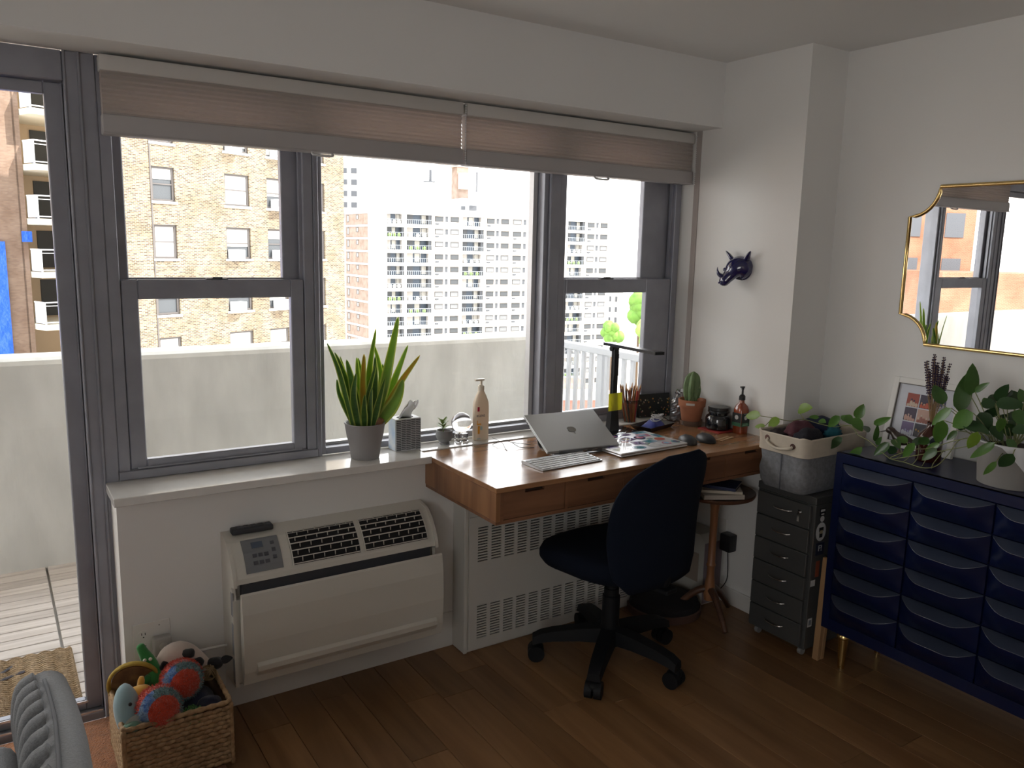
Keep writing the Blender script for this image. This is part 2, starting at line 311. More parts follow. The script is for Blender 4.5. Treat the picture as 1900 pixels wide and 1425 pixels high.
# floor: base and planks
fl = thing('floor', 'brown hardwood plank floor', None, kind='structure')
FW = wood('floor_wood', (.30, .165, .075), (.20, .10, .042), .38, 'Y', 1.4, objrand=.22)
b = NB(); box(b, XL, XW, YBK, .2, -.12, -.0125); obj('subfloor', b, mat('plank_joint', (.05, .028, .014), .8), fl)
pm = {}
x = -1.36; ci = 0
while x < XW:
    x1 = min(x + .127, XW); y = .19 - random.uniform(.2, 1.1)
    y0 = .19
    while y0 > -3.0:
        y1 = max(y, -3.0); L = round(y0 - y1, 3)
        b = NB(); box(b, x + .0007, x1 - .0007, y1 + .0007, y0 - .0007, -.012, 0, .0008); obj('plank', b, FW, fl)
        y0 = y1; y = y1 - random.uniform(.7, 1.5)
    x = x1
b = NB(); box(b, XL, -1.3607, YBK, .2, -.012, 0); box(b, -1.36, XW, YBK, -3.001, -.012, 0); obj('floorboards', b, wood('floor_wood2', (.30, .165, .075), (.20, .10, .042), .38, 'Y', 1.4), fl, kind='stuff')
b = NB(); box(b, XL - .2, XW + .2, YBK - .2, .2, ZC, ZC + .2); struct('ceiling', b, CEIL)
b = NB(); box(b, XL, XR + .25, -.021, .2, ZB, ZC); struct('trim_1', b, CEIL, label='boxed ceiling beam over the windows')
b = NB(); box(b, -1.06, XR, .061, .26, 0, .783); struct('wall_front', b, WALL)
b = NB(); box(b, XR, XW + .2, YC, .4, 0, ZC); struct('wall_column', b, WALL)
b = NB(); box(b, XW, XW + .2, YBK, YC + .01, 0, ZC); struct('wall_right', b, WALL)
LY0, LY1, LZ0, LZ1 = -4.3, -2.7, .5, 2.2  # opening in the left wall for the added fill window
b = NB(); box(b, XL - .2, XL, YBK, LY0, 0, ZC); box(b, XL - .2, XL, LY1, .3, 0, ZC); box(b, XL - .2, XL, LY0, LY1, 0, LZ0); box(b, XL - .2, XL, LY0, LY1, LZ1, ZC); struct('wall_left', b, WALL)
b = NB(); box(b, XL - .2, XW + .2, YBK - .2, YBK, 0, ZC); struct('wall_back', b, WALL)
b = NB(); box(b, XL - .2, -2.62, .2, .35, 0, ZC); struct('wall_front_left', b, WALL)
b = NB(); box(b, XR - .012, XR, -.459, .06, 0, .075, .002); struct('baseboard_right', b, WHITEM)
b = NB(); box(b, XW - .012, XW, YBK, YC, 0, .075, .002); struct('baseboard_far_right', b, WHITEM)
b = NB(); box(b, XR - .004, XR + .001, .095, .125, .81, ZB); struct('trim_2', b, mat('trim_taupe', (.42, .38, .36), .6), label='narrow taupe corner bead beside the right window')
# window sill
sl = thing('window_sill', 'glossy white window sill slab', None, kind='structure')
b = NB(); box(b, -1.0726, 0, 0, .205, .783, .81, .002); obj('sill_slab', b, SILLM, sl)
b = NB(); box(b, 0.001, XR, .092, .205, .783, .81, .002); obj('sill_slab', b, SILLM, sl)
# frames. plane Y=.20 is the room side of the frame
YF = .20
def rectframe(bm, x0, x1, z0, z1, l, r, bt, tp, y0, y1, bev=.002):
    box(bm, x0, x0 + l, y0, y1, z0, z1, bev); box(bm, x1 - r, x1, y0, y1, z0, z1, bev)
    box(bm, x0 + l, x1 - r, y0, y1, z0, z0 + bt, bev); box(bm, x0 + l, x1 - r, y0, y1, z1 - tp, z1, bev)
def hung(n, x0, x1, gxu, gxl, zsill, label):
    """double-hung window; gxu/gxl: glass x-range of the upper/lower sash"""
    w = thing('window_%d' % n, label, None, ((x0 + x1) / 2, YF, zsill), kind='structure')
    b = NB(); rectframe(b, x0, x1, zsill, ZB, .035, .035, .03, .06, YF, YF + .10)
    box(b, x0 + .035, x0 + .045, YF + .015, YF + .03, zsill + .03, ZB - .06); box(b, x1 - .045, x1 - .035, YF + .015, YF + .03, zsill + .03, ZB - .06)
    box(b, x0, x1, YF - .012, YF, zsill, zsill + .028, .002)
    obj('window_frame', b, FRAME, w)
    lo = NB(); xa, xb = x0 + .037, x1 - .037
    rectframe(lo, xa, xb, zsill + .03, 1.456, gxl[0] - xa, xb - gxl[1], .87 - zsill - .03, 1.456 - 1.394, YF + .004, YF + .034, .003)
    s = obj('lower_sash', lo, FRAME, w)
    b = NB(); box(b, gxl[0] - .002, gxl[1] + .002, YF + .018, YF + .022, .868, 1.396); obj('pane', b, PANE, s)
    up = NB(); rectframe(up, xa, xb, 1.405, ZB - .06, gxu[0] - xa, xb - gxu[1], 1.461 - 1.405, .05, YF + .042, YF + .072, .003)
    s2 = obj('upper_sash', up, FRAME, w)
    b = NB(); box(b, gxu[0] - .002, gxu[1] + .002, YF + .055, YF + .059, 1.458, ZB - .108); obj('pane', b, PANE, s2)
    mx = (gxl[0] + gxl[1]) / 2
    b = NB(); box(b, mx - .035, mx + .035, YF + .008, YF + .03, 1.456, 1.460, .001); box(b, mx - .016, mx + .016, YF + .002, YF + .02, 1.458, 1.4645, .002); obj('sash_lock', b, mat('dark_lock', (.10, .10, .11), .4, .5), w)
    b = NB(); box(b, gxl[0] - .03, gxl[1] + .03, YF - .004, YF + .006, zsill + .034, .845, .003); obj('sash_rail', b, FRAME, s)
    return w
hung(1, -1.03, -.37, (-.963, -.468), (-.944, -.453), .812, 'left double-hung window in a grey metal frame')
w2 = thing('window_2', 'wide fixed middle window pane in a grey metal frame', None, (.14, YF, .812), kind='structure')
b = NB(); rectframe(b, -.352, .646, .812, ZB, .018, .022, .024, .06, YF + .006, YF + .09); obj('window_frame', b, FRAME, w2)
b = NB(); box(b, -.335, .626, YF + .045, YF + .05, .83, ZB - .05); obj('pane', b, PANE, w2)
b = NB(); box(b, .6, .62, YF + .052, YF + .085, .835, ZB - .06); box(b, -.334, .6, YF + .052, YF + .085, .8365, .846); obj('glazing_bead', b, mat('pale_bead', (.55, .55, .56), .4, .3), w2)
hung(3, .70, 1.40, (.722, 1.205), (.752, 1.212), .812, 'right double-hung window in a grey metal frame')
wfill = thing('window_4', 'added unseen side window in the left wall that lets in fill light', None, (XL, -3.5, .5), kind='structure')  # unseen window, added to brighten the room from the left
b = NB()
for ya in (LY0, (LY0 + LY1) / 2 - .025, LY1 - .05): box(b, XL - .12, XL - .05, ya, ya + .05, LZ0, LZ1)
box(b, XL - .12, XL - .05, LY0, LY1, LZ0, LZ0 + .05); box(b, XL - .12, XL - .05, LY0, LY1, LZ1 - .05, LZ1); obj('window_frame', b, FRAME, wfill)
for k in range(2):
    b = NB(); box(b, XL - .09, XL - .085, LY0 + .05 + k * .775, LY0 + .775 + k * .775, LZ0 + .05, LZ1 - .05); obj('pane', b, PANE, wfill)
# mullions between them
mu = thing('trim_3', 'grey metal window mullions', None, kind='structure')
for xa, xb in ((-.37, -.352), (.646, .70)):
    b = NB(); box(b, xa, xb, YF - .006, YF + .1, .811, ZB, .002); box(b, xa + .004, xa + .008, YF - .009, YF, .811, ZB); obj('mullion', b, FRAME, mu)
# door
dr = thing('door_1', 'glass balcony door in a grey metal frame', None, (-1.9, .25, 0), kind='structure')
DY = .235
b = NB()
box(b, -1.115, -1.03, YF - .004, DY + .08, 0, ZB, .003)            # post between door and window
box(b, -1.078, -1.07, YF - .012, YF, .0, ZB, .002); box(b, -1.115, -1.108, YF - .010, YF, .0, ZB, .002)
box(b, -2.62, -1.115, YF, DY + .08, 2.035, ZB, .003)               # head
box(b, -2.62, -1.115, DY - .03, DY + .08, 0, .028, .002)           # threshold
box(b, -2.62, -2.55, YF, DY + .08, 0, ZB, .003)
obj('door_frame', b, FRAME, dr)
b = NB(); rectframe(b, -2.55, -1.1155, .03, 2.033, .05, .05, .035, .035, DY, DY + .03, .003); box(b, -1.122, -1.1175, DY - .008, DY, .03, 2.03); lf = obj('door_leaf', b, FRAME, dr)
b = NB(); box(b, -2.505, -1.165, DY + .012, DY + .017, .063, 2.0); obj('pane', b, PANE, lf)
b = NB(); box(b, -2.52, -1.16, DY - .002, DY + .004, .055, .063); box(b, -2.6, -1.12, DY - .028, DY - .022, .0285, .034); obj('track', b, mat('bright_track', (.75, .75, .78), .25, .7), dr)
# ------------------------------------------------------------------ balcony
b = NB(); box(b, -7, 1.85, .36, 1.95, -.30, -.045); struct('balcony_floor', b, CONC)
par = [(1.80, -.05), (1.80, .985), (1.812, 1.005), (1.84, 1.018), (1.93, 1.028), (1.955, 1.018), (1.965, .99), (1.965, -.3), (1.80, -.3)]
b = NB(); prism(b, par, -7, 1.72, 'X'); struct('balcony_wall', b, CONC)
b = NB(); box(b, -8, 1.85, .2, 2.05, 2.4, 2.62); struct('balcony_ceiling', b, mat('soffit_paint', (.72, .66, .55), .9))
b = NB(); box(b, -9, 7, YBK, .2, 2.63, 7.5); box(b, 1.9, 7, YBK, .3, -3, 2.62); struct('wall_sun_block', b, mat('sun_block_facade', (.5, .45, .38), .9))  # unseen building mass, added to keep the sun off the balcony
dk = thing('balcony_deck', 'weathered grey wooden deck tiles on the balcony', None, (-1.5, 1, -.045), kind='structure')
DW = wood('deck_wood', (.56, .52, .49), (.42, .38, .35), .8, 'X', 3, objrand=.1)
tx = [-3.6, -2.7, -1.95, -1.195, -.44]
for a_, b_ in zip(tx, tx[1:]):
    y = .37
    while y < 1.78:
        b = NB(); box(b, a_ + .005, b_ - .005, y + .003, y + .078, -.045, -.02, .002); obj('deck_board', b, DW, dk)
        y += .0815
# balcony railing
rl = thing('balcony_railing', 'pale grey picket railing at the right end of the balcony', 'railing', (1.75, 1.1, -.05))
RM = mat('railing_paint', (.55, .58, .62), .5)
b = NB(); box(b, 1.725, 1.775, .36, 1.80, .96, 1.005, .006); obj('top_rail', b, RM, rl)
b = NB(); box(b, 1.735, 1.765, .36, 1.80, .04, .07, .003); obj('bottom_rail', b, RM, rl)
y = .40
while y < 1.79:
    b = NB(); box(b, 1.74, 1.76, y, y + .03, .07, .961, .002); obj('picket', b, RM, rl); y += .076
b = NB(); box(b, 1.735, 1.765, 1.13, 1.17, -.05, .961, .002); obj('post', b, RM, rl)
# doormat outside
dm = thing('doormat', 'coarse woven jute doormat outside the balcony door', 'doormat', (-1.55, .62, -.02))
JT = mat('jute', (.36, .26, .155), .95, noise=(60, .45), bump=(120, .8, .01))
b = NB(); box(b, -1.95, -1.165, .345, .82, -.019, -.008, .003); obj('mat_base', b, JT, dm)
y = .35
bb = NB()
while y < .81:
    pts = [(-1.945 + i * .0097, y + .006 + .004 * math.sin(i * 1.25), -.005 + .004 * math.cos(i * 1.25)) for i in range(81)]
    tube(bb, pts, .0075, 5); y += .0155
obj('woven_cord', bb, JT, dm, kind='stuff', smooth=True)
b = NB(); tube(b, smoothpts([(-1.75, .60, .001), (-1.6, .66, .001), (-1.45, .64, .001), (-1.33, .68, .001)]), .008, 6, sq=.4)
tube(b, smoothpts([(-1.5, .655, .001), (-1.42, .69, .001), (-1.36, .75, .001)]), .007, 6, sq=.4)
tube(b, smoothpts([(-1.62, .65, .001), (-1.55, .60, .001), (-1.45, .58, .001)]), .007, 6, sq=.4)
obj('branch_motif', b, mat('mat_ink', (.05, .05, .06), .9), dm)
# rust rug inside
b = NB(); box(b, -2.6, -.84, -2.0, .19, .0005, .012, .004)
obj('rug', b, mat('rust_pile', (.52, .21, .085), 1, noise=(45, .35), bump=(160, 1, .012), sheen=.3), label='rust brown pile rug on the floor at the balcony door', cat='rug', base=(-1.7, -.9, 0))
# ================================================================== OUTSIDE
BR1 = brickmat('tan_brick', (.225, .172, .108), (.06, .04, .024), (.30, .26, .19))
BR2 = brickmat('brown_brick', (.22, .145, .10), (.16, .10, .068), (.17, .13, .10))
BR3 = brickmat('rust_brick', (.26, .19, .15), (.20, .145, .115), (.30, .24, .2))
WINF = mat('far_window_frame', (.08, .07, .065), .6)
GL = mat('far_glass', (.05, .055, .06), .5)
GLB = mat('far_glass_blue', (.05, .07, .10), .5)
BLIND = mat('far_blind', (.42, .41, .38), .8)
ACW = mat('far_white_unit', (.75, .75, .74), .5)
WCON = mat('white_precast', (.62, .60, .56), .85)
TAN = mat('tan_stucco', (.62, .48, .33), .9)
GRY = mat('far_dark_panel', (.07, .075, .085), .6)
CAMZ = 1.5782
# ---- tan brick apartment house
a1 = rad(22.99); P1 = (6.146, 40.753, CAMZ)
A = thing('apartment_building', 'sunlit tan brick apartment house seen through the left window', 'building', P1, a1, world=False)
def ext(name, bm, m, par, **k): return obj(name, bm, m, par, **k)
WX = [(-.38, .87), (3.78, 5.36), (6.52, 7.9), (9.6, 10.8)]
b = NB()
# wall with real openings: strips between windows
zr = [3.6 + 2.8 * k for k in range(-9, 4)]
xs = [-2.3] + [v for p in WX for v in p] + [12.4]
for i in range(0, len(xs), 2): box(b, xs[i], xs[i + 1], 0, .3, -36, 14)
for (xa, xb) in WX:
    z0 = -36
    for zt in zr:
        box(b, xa, xb, 0, .3, z0, zt - 1.66); z0 = zt
    box(b, xa, xb, 0, .3, z0, 14)
box(b, 12.1, 12.4, .3, 12, -36, 14); box(b, -2.3, -2.0, .3, 1.0, -36, 14); box(b, -2.3, 12.4, 1.0, 1.3, -36, 14)
ext('brick_wall', b, BR1, A)
b = NB(); box(b, -.47, -.40, -.03, 0, -36, 14); ext('expansion_joint', b, WINF, A)
for i, (xa, xb) in enumerate(WX):
    for k, zt in enumerate(zr):
        if not (-3 < (zt - 3.6) / 2.8 < 3): continue
        zb = zt - 1.66
        b = NB(); rectframe(b, xa, xb, zb, zt, .11, .11, .1, .1, .10, .2); box(b, xa + .1, xb - .1, .12, .17, zb + .80, zb + .86); w = ext('window', b, WINF, A)
        b = NB(); box(b, xa + .1, xb - .1, .17, .18, zb + .08, zt - .08); ext('pane', b, GL, w)
        b = NB(); box(b, xa - .08, xb + .08, -.06, .1, zb - .12, zb); ext('window_ledge', b, WCON, w)
        hb = [1.1, 1.5, .45, 1.3, .9][(i * 3 + k * 2) % 5]
        if i == 0 and k % 2: hb = .5
        b = NB(); box(b, xa + .12, xb - .12, .14, .16, zt - .1 - hb, zt - .1); ext('window_blind', b, BLIND, w)
        if i in (1, 2) and not (i == 1 and abs(zt - 3.6) < .1):
            ux = xa + (.15 if i == 1 else .35)
            b = NB(); box(b, ux, ux + .72, -.42, .12, zb, zb + .5, .02); u = ext('air_conditioner', b, ACW, A)
            b = NB(); box(b, ux + .1, ux + .62, -.43, -.415, zb + .08, zb + .42); ext('grille', b, mat('unit_grille', (.2, .21, .23), .7), u)
# ---- wing with balconies (seen through the door)
P6 = (.913, 46.862, CAMZ)
B = thing('apartment_building', 'brown brick wing with stacked balconies seen through the balcony door', 'building', P6, a1, world=False)
b = NB(); box(b, -24, .05, 1.1, 1.5, -36, 14); box(b, -.05, .3, 1.1, 4.5, -36, 14); ext('brick_wall', b, BR2, B)
b = NB(); box(b, .3, 9, 4.5, 4.8, -36, 14); ext('recess_wall', b, TAN, B)
for k in range(-6, 5):
    zt = 1.03 + 2.8 * k
    b = NB(); box(b, .35, 7.5, -.0, 4.5, zt - .32, zt, .02); s = ext('balcony_slab', b, mat('slab_paint', (.72, .66, .54), .85), B)
    if -3 < k < 4:
        b = NB(); box(b, .38, .42, .02, 1.08, zt + .05, zt + 1.15); p = ext('side_panel', b, mat('frosted_panel', (.62, .68, .78), .3), s)
        b = NB(); box(b, .36, 7.5, .0, .06, zt + 1.15, zt + 1.22); box(b, .36, .43, 0, 1.1, zt + 1.15, zt + 1.22); box(b, .36, 7.5, .0, .05, zt + .98, zt + 1.02); box(b, .36, 7.5, 0, .05, zt + .08, zt + .14)
        for xx in (.36, 1.75, 3.3, 5, 6.5): box(b, xx, xx + .07, 0, .06, zt, zt + 1.2)
        ext('balcony_rail', b, ACW, s)
        b = NB(); box(b, 1.2, 1.7, 4.4, 4.5, zt, zt + 2.1); box(b, 2.4, 3.4, 4.42, 4.5, zt + .1, zt + 2.2); ext('balcony_door', b, GL, B)
b = NB(); box(b, -12, -.95, .9, 1.08, -36, -.2); box(b, -.15, .33, .7, .8, -.2, .35); ext('tarpaulin', b, mat('blue_tarp', (.02, .10, .55), .5, bump=(2, .8, .2)), B, label='bright blue tarpaulin')
# ---- white grid apartment block
P2 = (71.357, 158.291, CAMZ); a2 = rad(-4.3437)
G = thing('apartment_building', 'large white grid-fronted apartment block across the street', 'building', P2, a2, world=False)
BAYS = [('b', 0, 3.95), ('b', 4.5, 10.4), ('w', 11, 17.2), ('b', 17.8, 23.2), ('w', 23.8, 29.9), ('w', 30.6, 37.4), ('w', 38.2, 44.9), ('b', 45.7, 50.7), ('w', 51.3, 57.6)]
rows = [6.86 - 2.75 * k for k in range(17)]
b = NB(); xs = [-.55] + [v for t in BAYS for v in t[1:]] + [58.6]
for i in range(0, len(xs), 2): box(b, xs[i], xs[i + 1], 0, 1.6, -40, 8.2)
for zt in rows: box(b, -.5, 58.6, .02, 1.6, zt - 2.75, zt - 2.05 + .02)
box(b, -.5, 58.6, .02, 1.6, 6.86, 8.2); box(b, -.5, 58.6, 1.6, 16, -40, 8.1)
ext('facade', b, WCON, G)
b = NB(); prism(b, [(-.55, .0), (-.55, 1.6), (-3.2, 2.6), (-3.6, 1.8), (-3.0, 1.2), (-2.0, .9), (-1.3, .3)], -40, 7.4); ext('stair_shaft', b, mat('precast_tan', (.66, .55, .42), .85), G, smooth=False)
wf = {}
def winproto(kind, w):
    key = (kind, round(w, 1))
    return key
for bi, (k_, xa, xb) in enumerate(BAYS):
    w = xb - xa
    for ri, zt in enumerate(rows[:15]):
        zb = zt - 2.05; pr = (bi * 7 + ri * 3) % 5
        if k_ == 'b':
            b = NB(); box(b, xa, xb, 1.5, 1.58, zb, zt); u = ext('glazed_wall', b, GLB, G)
            b = NB(); box(b, xa, xa + w * .33, 1.4, 1.5, zb, zt); box(b, xb - w * .12, xb, .3, 1.5, zb, zt); box(b, xa + w * .62, xa + w * .65, 1.42, 1.5, zb, zt); ext('wall_panel', b, GRY if pr > 1 else mat('grey_panel', (.42, .40, .38), .8), u)
            b = NB(); box(b, xa + w * (.4 if pr % 2 else .68), xa + w * (.6 if pr % 2 else .86), 1.40, 1.48, zb + .2, zt - .1); ext('curtain', b, BLIND, u)
            b = NB()
            box(b, xa, xb, .05, .1, zb + .92, zb + 1.0)
            n = int(w / .45)
            for j in range(n): box(b, xa + j * w / n, xa + j * w / n + .06, .05, .1, zb, zb + .95)
            ext('balcony_rail', b, mat('far_rail', (.30, .33, .36), .6), u)
            if pr in (0, 3):
                b = NB()
                for j in range(3): ball(b, (xa + w * (.2 + .27 * j), .55, zb + .4), (.45, .3, .42), 8, 6)
                ext('planting' if pr == 3 else 'chairs', b, mat('far_green', (.16, .25, .07), .9) if pr == 3 else ACW, u)
        else:
            b = NB(); box(b, xa, xb, .3, .38, zb, zt); u = ext('infill_wall', b, WCON, G)
            b = NB(); box(b, xa + .2, xa + w * .36, .24, .3, zb + .75, zt - .15); box(b, xb - w * .36, xb - .2, .24, .3, zb + .75, zt - .15); wn = ext('window', b, WINF, u)
            b = NB(); box(b, xa + .32, xa + w * .34, .2, .25, zb + .87, zt - .27); box(b, xb - w * .34, xb - .32, .2, .25, zb + .87, zt - .27); ext('pane', b, mat('hazy_pane', (.16, .165, .17), .5) if pr in (0, 2) else GL, wn)
            b = NB(); box(b, xa + w * .44, xa + w * .54, .22, .3, zb + .75, zt - .15); ext('dark_panel', b, GRY, u)
            b = NB(); box(b, xa + .35, xa + 1.15, .05, .3, zb + .12, zb + .42); ext('air_conditioner', b, GRY if pr else ACW, u)
P4 = (68.692, 174.589, CAMZ)
a3 = rad(-89.655)
S_ = thing('apartment_block_end', 'brown brick end wall with white floor bands beside the white block', 'building', P4, a3, world=False)
b = NB(); box(b, -.6, 13.3, .05, 2, -40, 7.4); ext('brick_wall', b, BR3, S_)
b = NB()
for zt in rows: box(b, -.6, 13.4, -.1, .1, zt - 2.75 + .0, zt - 2.35)
box(b, -.6, 13.4, -.1, .1, 6.9, 8); box(b, -.75, -.45, -.12, .1, -40, 8); ext('floor_band', b, WCON, S_)
for zt in rows[:14]:
    for xx, ww in ((.3, 1.2), (5.6, 1.3), (12.2, 1.1)):
        b = NB(); box(b, xx, xx + ww, -.02, .05, zt - (1.15 if xx == 5.6 else 1.7), zt - .12); w = ext('window', b, WINF, S_)
        b = NB(); box(b, xx + ww * .45, xx + ww - .1, -.05, -.02, zt - (1.0 if xx == 5.6 else 1.5), zt - .35); ext('pane', b, BLIND, w)
# rooftop items on the white block (world coordinates)
def W2(s, d, z): return Vector((P2[0] + s * math.cos(a2) - d * math.sin(a2), P2[1] + s * math.sin(a2) + d * math.cos(a2), CAMZ + z))
def M2(s, d, z): return Matrix.Translation(W2(s, d, z)) @ Matrix.Rotation(a2, 4, 'Z')
t = thing('roof_chimney', 'pale square chimney shaft on the white block roof', 'chimney', world=False, M=M2(12.2, 6, 8.1))
b = NB(); box(b, -1.0, 1.0, -.8, .8, 0, 6.2); obj('shaft', b, WCON, t); b = NB(); box(b, -1.1, 1.1, -.9, .9, 6.2, 6.5); obj('cap', b, GRY, t)
b = NB(); cyl(b, (.3, 0, 6.5), (.3, 0, 9), .35, n=8); obj('flue', b, GRY, t)
t = thing('roof_tank', 'low round tank house on the white block roof', 'tank', world=False, M=M2(20.8, 6, 8.1))
b = NB(); lathe(b, [(3.4, 0), (3.4, 2.2)], n=20); obj('drum', b, mat('tank_grey', (.55, .56, .58), .7), t); b = NB(); lathe(b, [(4.4, 2.2), (4.4, 2.5), (.5, 3.2)], n=20); obj('roof', b, mat('tank_roof', (.45, .48, .5), .6), t)
b = NB(); box(b, -2.2, -1.2, -3.5, -3.3, .4, 1.2); box(b, -.2, 1.6, -3.6, -3.4, .3, 1.4); obj('window', b, GRY, t)
t = thing('roof_bulkhead', 'brick bulkhead tower rising above the roof tank', 'bulkhead', world=False, M=M2(22.6, 12, 8.1))
b = NB(); box(b, -1.5, 1.5, -1.5, 1.5, 0, 11); obj('shaft', b, BR3, t)
b = NB(); box(b, -4.4, 1.6, -1.6, 3, 10.6, 14.5); box(b, -1.2, 2.8, -2.4, -1.5, 5.5, 9.2); obj('upper_box', b, mat('pale_brick', (.62, .48, .38), .9), t); b = NB(); box(b, 3.2, 3.5, -2.4, -2.1, 5, 9.6); obj('pipe', b, GRY, t)
t = thing('apartment_building', 'orange brick tower beyond the balcony, seen only in the wall mirror', 'building', (-50, 30, -38), rad(-60), world=False)
b = NB(); box(b, -2.5, 2.2, -3, 3, 0, 62); obj('wall', b, brickmat('orange_brick', (.24, .11, .06), (.20, .085, .045), (.3, .18, .12)), t)
b = NB(); box(b, -9, -2.5, -3, 3, 0, 60); obj('pale_wing', b, WCON, t)
b = NB(); box(b, 2.2, 9, -6, 3, 0, 38.8); obj('low_wing', b, MATS['orange_brick'], t)
for k in range(8):
    for yy in (-2.2, .8):
        b = NB(); box(b, 2.19, 2.26, yy, yy + 1.3, 35 + k * 3, 36.6 + k * 3); obj('window', b, GRY, t)
# far tower, small white block, low buildings, ground, trees
t = thing('tower_block', 'distant white tower between the brick house and the white block', 'tower', (97.5, 252, -38), rad(-32), world=False)
b = NB(); box(b, -2, 5.2, 0, 8, 0, 66); obj('wall', b, WCON, t)
for k in range(5):
    for xx in (.2, 3.4):
        b = NB(); box(b, xx, xx + 1.9, -.1, .02, 62.5 - k * 3.6, 64.2 - k * 3.6); obj('window', b, GRY, t)
t = thing('apartment_building', 'small pale apartment block beyond the right end of the white block', 'building', (146.5, 178, -38), rad(-38), world=False)
b = NB(); box(b, -6, 6.6, 0, 10, 0, 29); obj('wall', b, mat('pale_render', (.78, .74, .66), .9), t)
for k in range(7):
    for xx in (-4.6, -3.4, -2.2, 0, 2.6, 4.4):
        b = NB(); box(b, xx, xx + .7, -.1, .02, 25.3 - k * 3, 26.8 - k * 3); obj('window', b, GRY, t)
LF = [mat('tree_green', (.15, .30, .05), .9, noise=(.8, .4)), mat('tree_green_light', (.28, .42, .10), .9, noise=(.8, .4))]
TL = ['round green street tree left of the right sash edge', 'lower bright green street tree below the round one', 'pale green tree between the two right ones', 'street tree farthest right behind the window frame']
for i, (x_, y_, z_, r_) in enumerate([(108.6, 119, -9.5, 3.4), (107.6, 114.5, -14.5, 3.0), (101.2, 118.5, -14.2, 2.2), (116.5, 114.5, -13, 3.4)]):
    t = thing('street_tree', TL[i], 'tree', (x_, y_, -38), group='green trees beyond the right window')
    b = NB(); cyl(b, (x_, y_, -38), (x_, y_, z_ - r_ * .3), .35, .2, 8); obj('trunk', b, mat('bark', (.12, .08, .05), 1), t)
    b = NB()
    for j in range(16):
        a = random.uniform(0, 2 * PI); q = random.uniform(0, .65) * r_; h = random.uniform(-.6, .6) * r_; s = random.uniform(.35, .55) * r_
        ball(b, (x_ + q * math.cos(a), y_ + q * math.sin(a), z_ + h), s, 10, 7, disp=lambda d: .14 * math.sin(9 * d.x + 7 * d.y) * math.cos(8 * d.z))
    obj('crown', b, LF[i % 2], t, smooth=True)
b = NB(); box(b, -300, 500, 6, 600, -39, -38); obj('street_ground', b, mat('ground', (.52, .49, .45), .95, noise=(.05, .3)), kind='structure', base=(0, 100, -38))
LB = [('low_building', 'low red brick building seen through the balcony pickets', 31.3, 47.7, -38, 13, 10, 29.2, brickmat('red_brick', (.30, .12, .09), (.24, .09, .07), (.3, .18, .14))), ('low_building', 'low white building down the street behind the railing', 62, 46, -38, 16, 16, 16, WCON),
      ('low_building', 'pale flat-roofed building beyond the railing, farther right', 92, 60, -38, 16, 20, 17, WCON), ('low_building', 'tan flat-roofed building below the green trees', 96, 86, -38, 16, 14, 16.5, TAN)]
for nme, lab, x_, y_, z_, sx, sy, h, m_ in LB:
    t = thing(nme, lab, 'building', (x_, y_, z_), rad(-25), world=False)
    b = NB(); box(b, -sx / 2, sx / 2, -sy / 2, sy / 2, 0, h); obj('wall', b, m_, t)
    b = NB(); rectframe(b, -sx / 2, sx / 2, 0, .6, .4, .4, .3, .3, 0, .1)
    b.free(); b = NB()
    box(b, -sx / 2, sx / 2, -sy / 2, -sy / 2 + .4, h, h + .7); box(b, -sx / 2, -sx / 2 + .4, -sy / 2 + .4, sy / 2, h, h + .7); obj('roof_edge', b, WCON, t)
    for k in range(2):
        for j in range(4):
            b = NB(); xx = -sx / 2 + 1.5 + j * sx / 4; box(b, xx, xx + 1.4, -sy / 2 - .1, -sy / 2 + .02, h - 3 - k * 3.4, h - 1.2 - k * 3.4); obj('window', b, GRY, t)
CARC = [(.5, .05, .04), (.03, .03, .035), (.6, .6, .62), (.08, .12, .25), (.7, .7, .68), (.1, .1, .1), (.45, .42, .36)]
CL = ['red car on the street behind the railing, nearest the red building', 'black car on the street seen between the pickets', 'silver car parked on the street below', 'dark blue car on the street below the railing', 'white car on the far side of the street', 'dark car farther along the street', 'beige car farther along the street']
for i in range(7):
    x_, y_ = 40 + i * 5.2, 44 + i * 4.2 + (i % 2) * 4
    t = thing('car', CL[i], 'car', (x_, y_, -38), rad(38), world=False, group='cars on the street')
    mc = mat('car_paint_%s' % 'abcdefg'[i], CARC[i], .3, .3, coat=.5)
    b = NB(); prism(b, [(-2.2, .3), (-2.2, .85), (-1.3, .95), (-.8, 1.4), (.8, 1.42), (1.3, .95), (2.2, .85), (2.25, .3)], -.85, .85, 'Y'); obj('car_body', b, mc, t)
    b = NB(); prism(b, [(-1.2, .97), (-.75, 1.34), (.75, 1.36), (1.2, .97)], -.87, .87, 'Y'); obj('car_windows', b, GL, t)
    for sx in (-1.4, 1.4):
        for sy in (-.8, .8):
            b = NB(); cyl(b, (sx, sy - .1, .33), (sx, sy + .1, .33), .33, n=10); obj('wheel', b, BLACK, t)
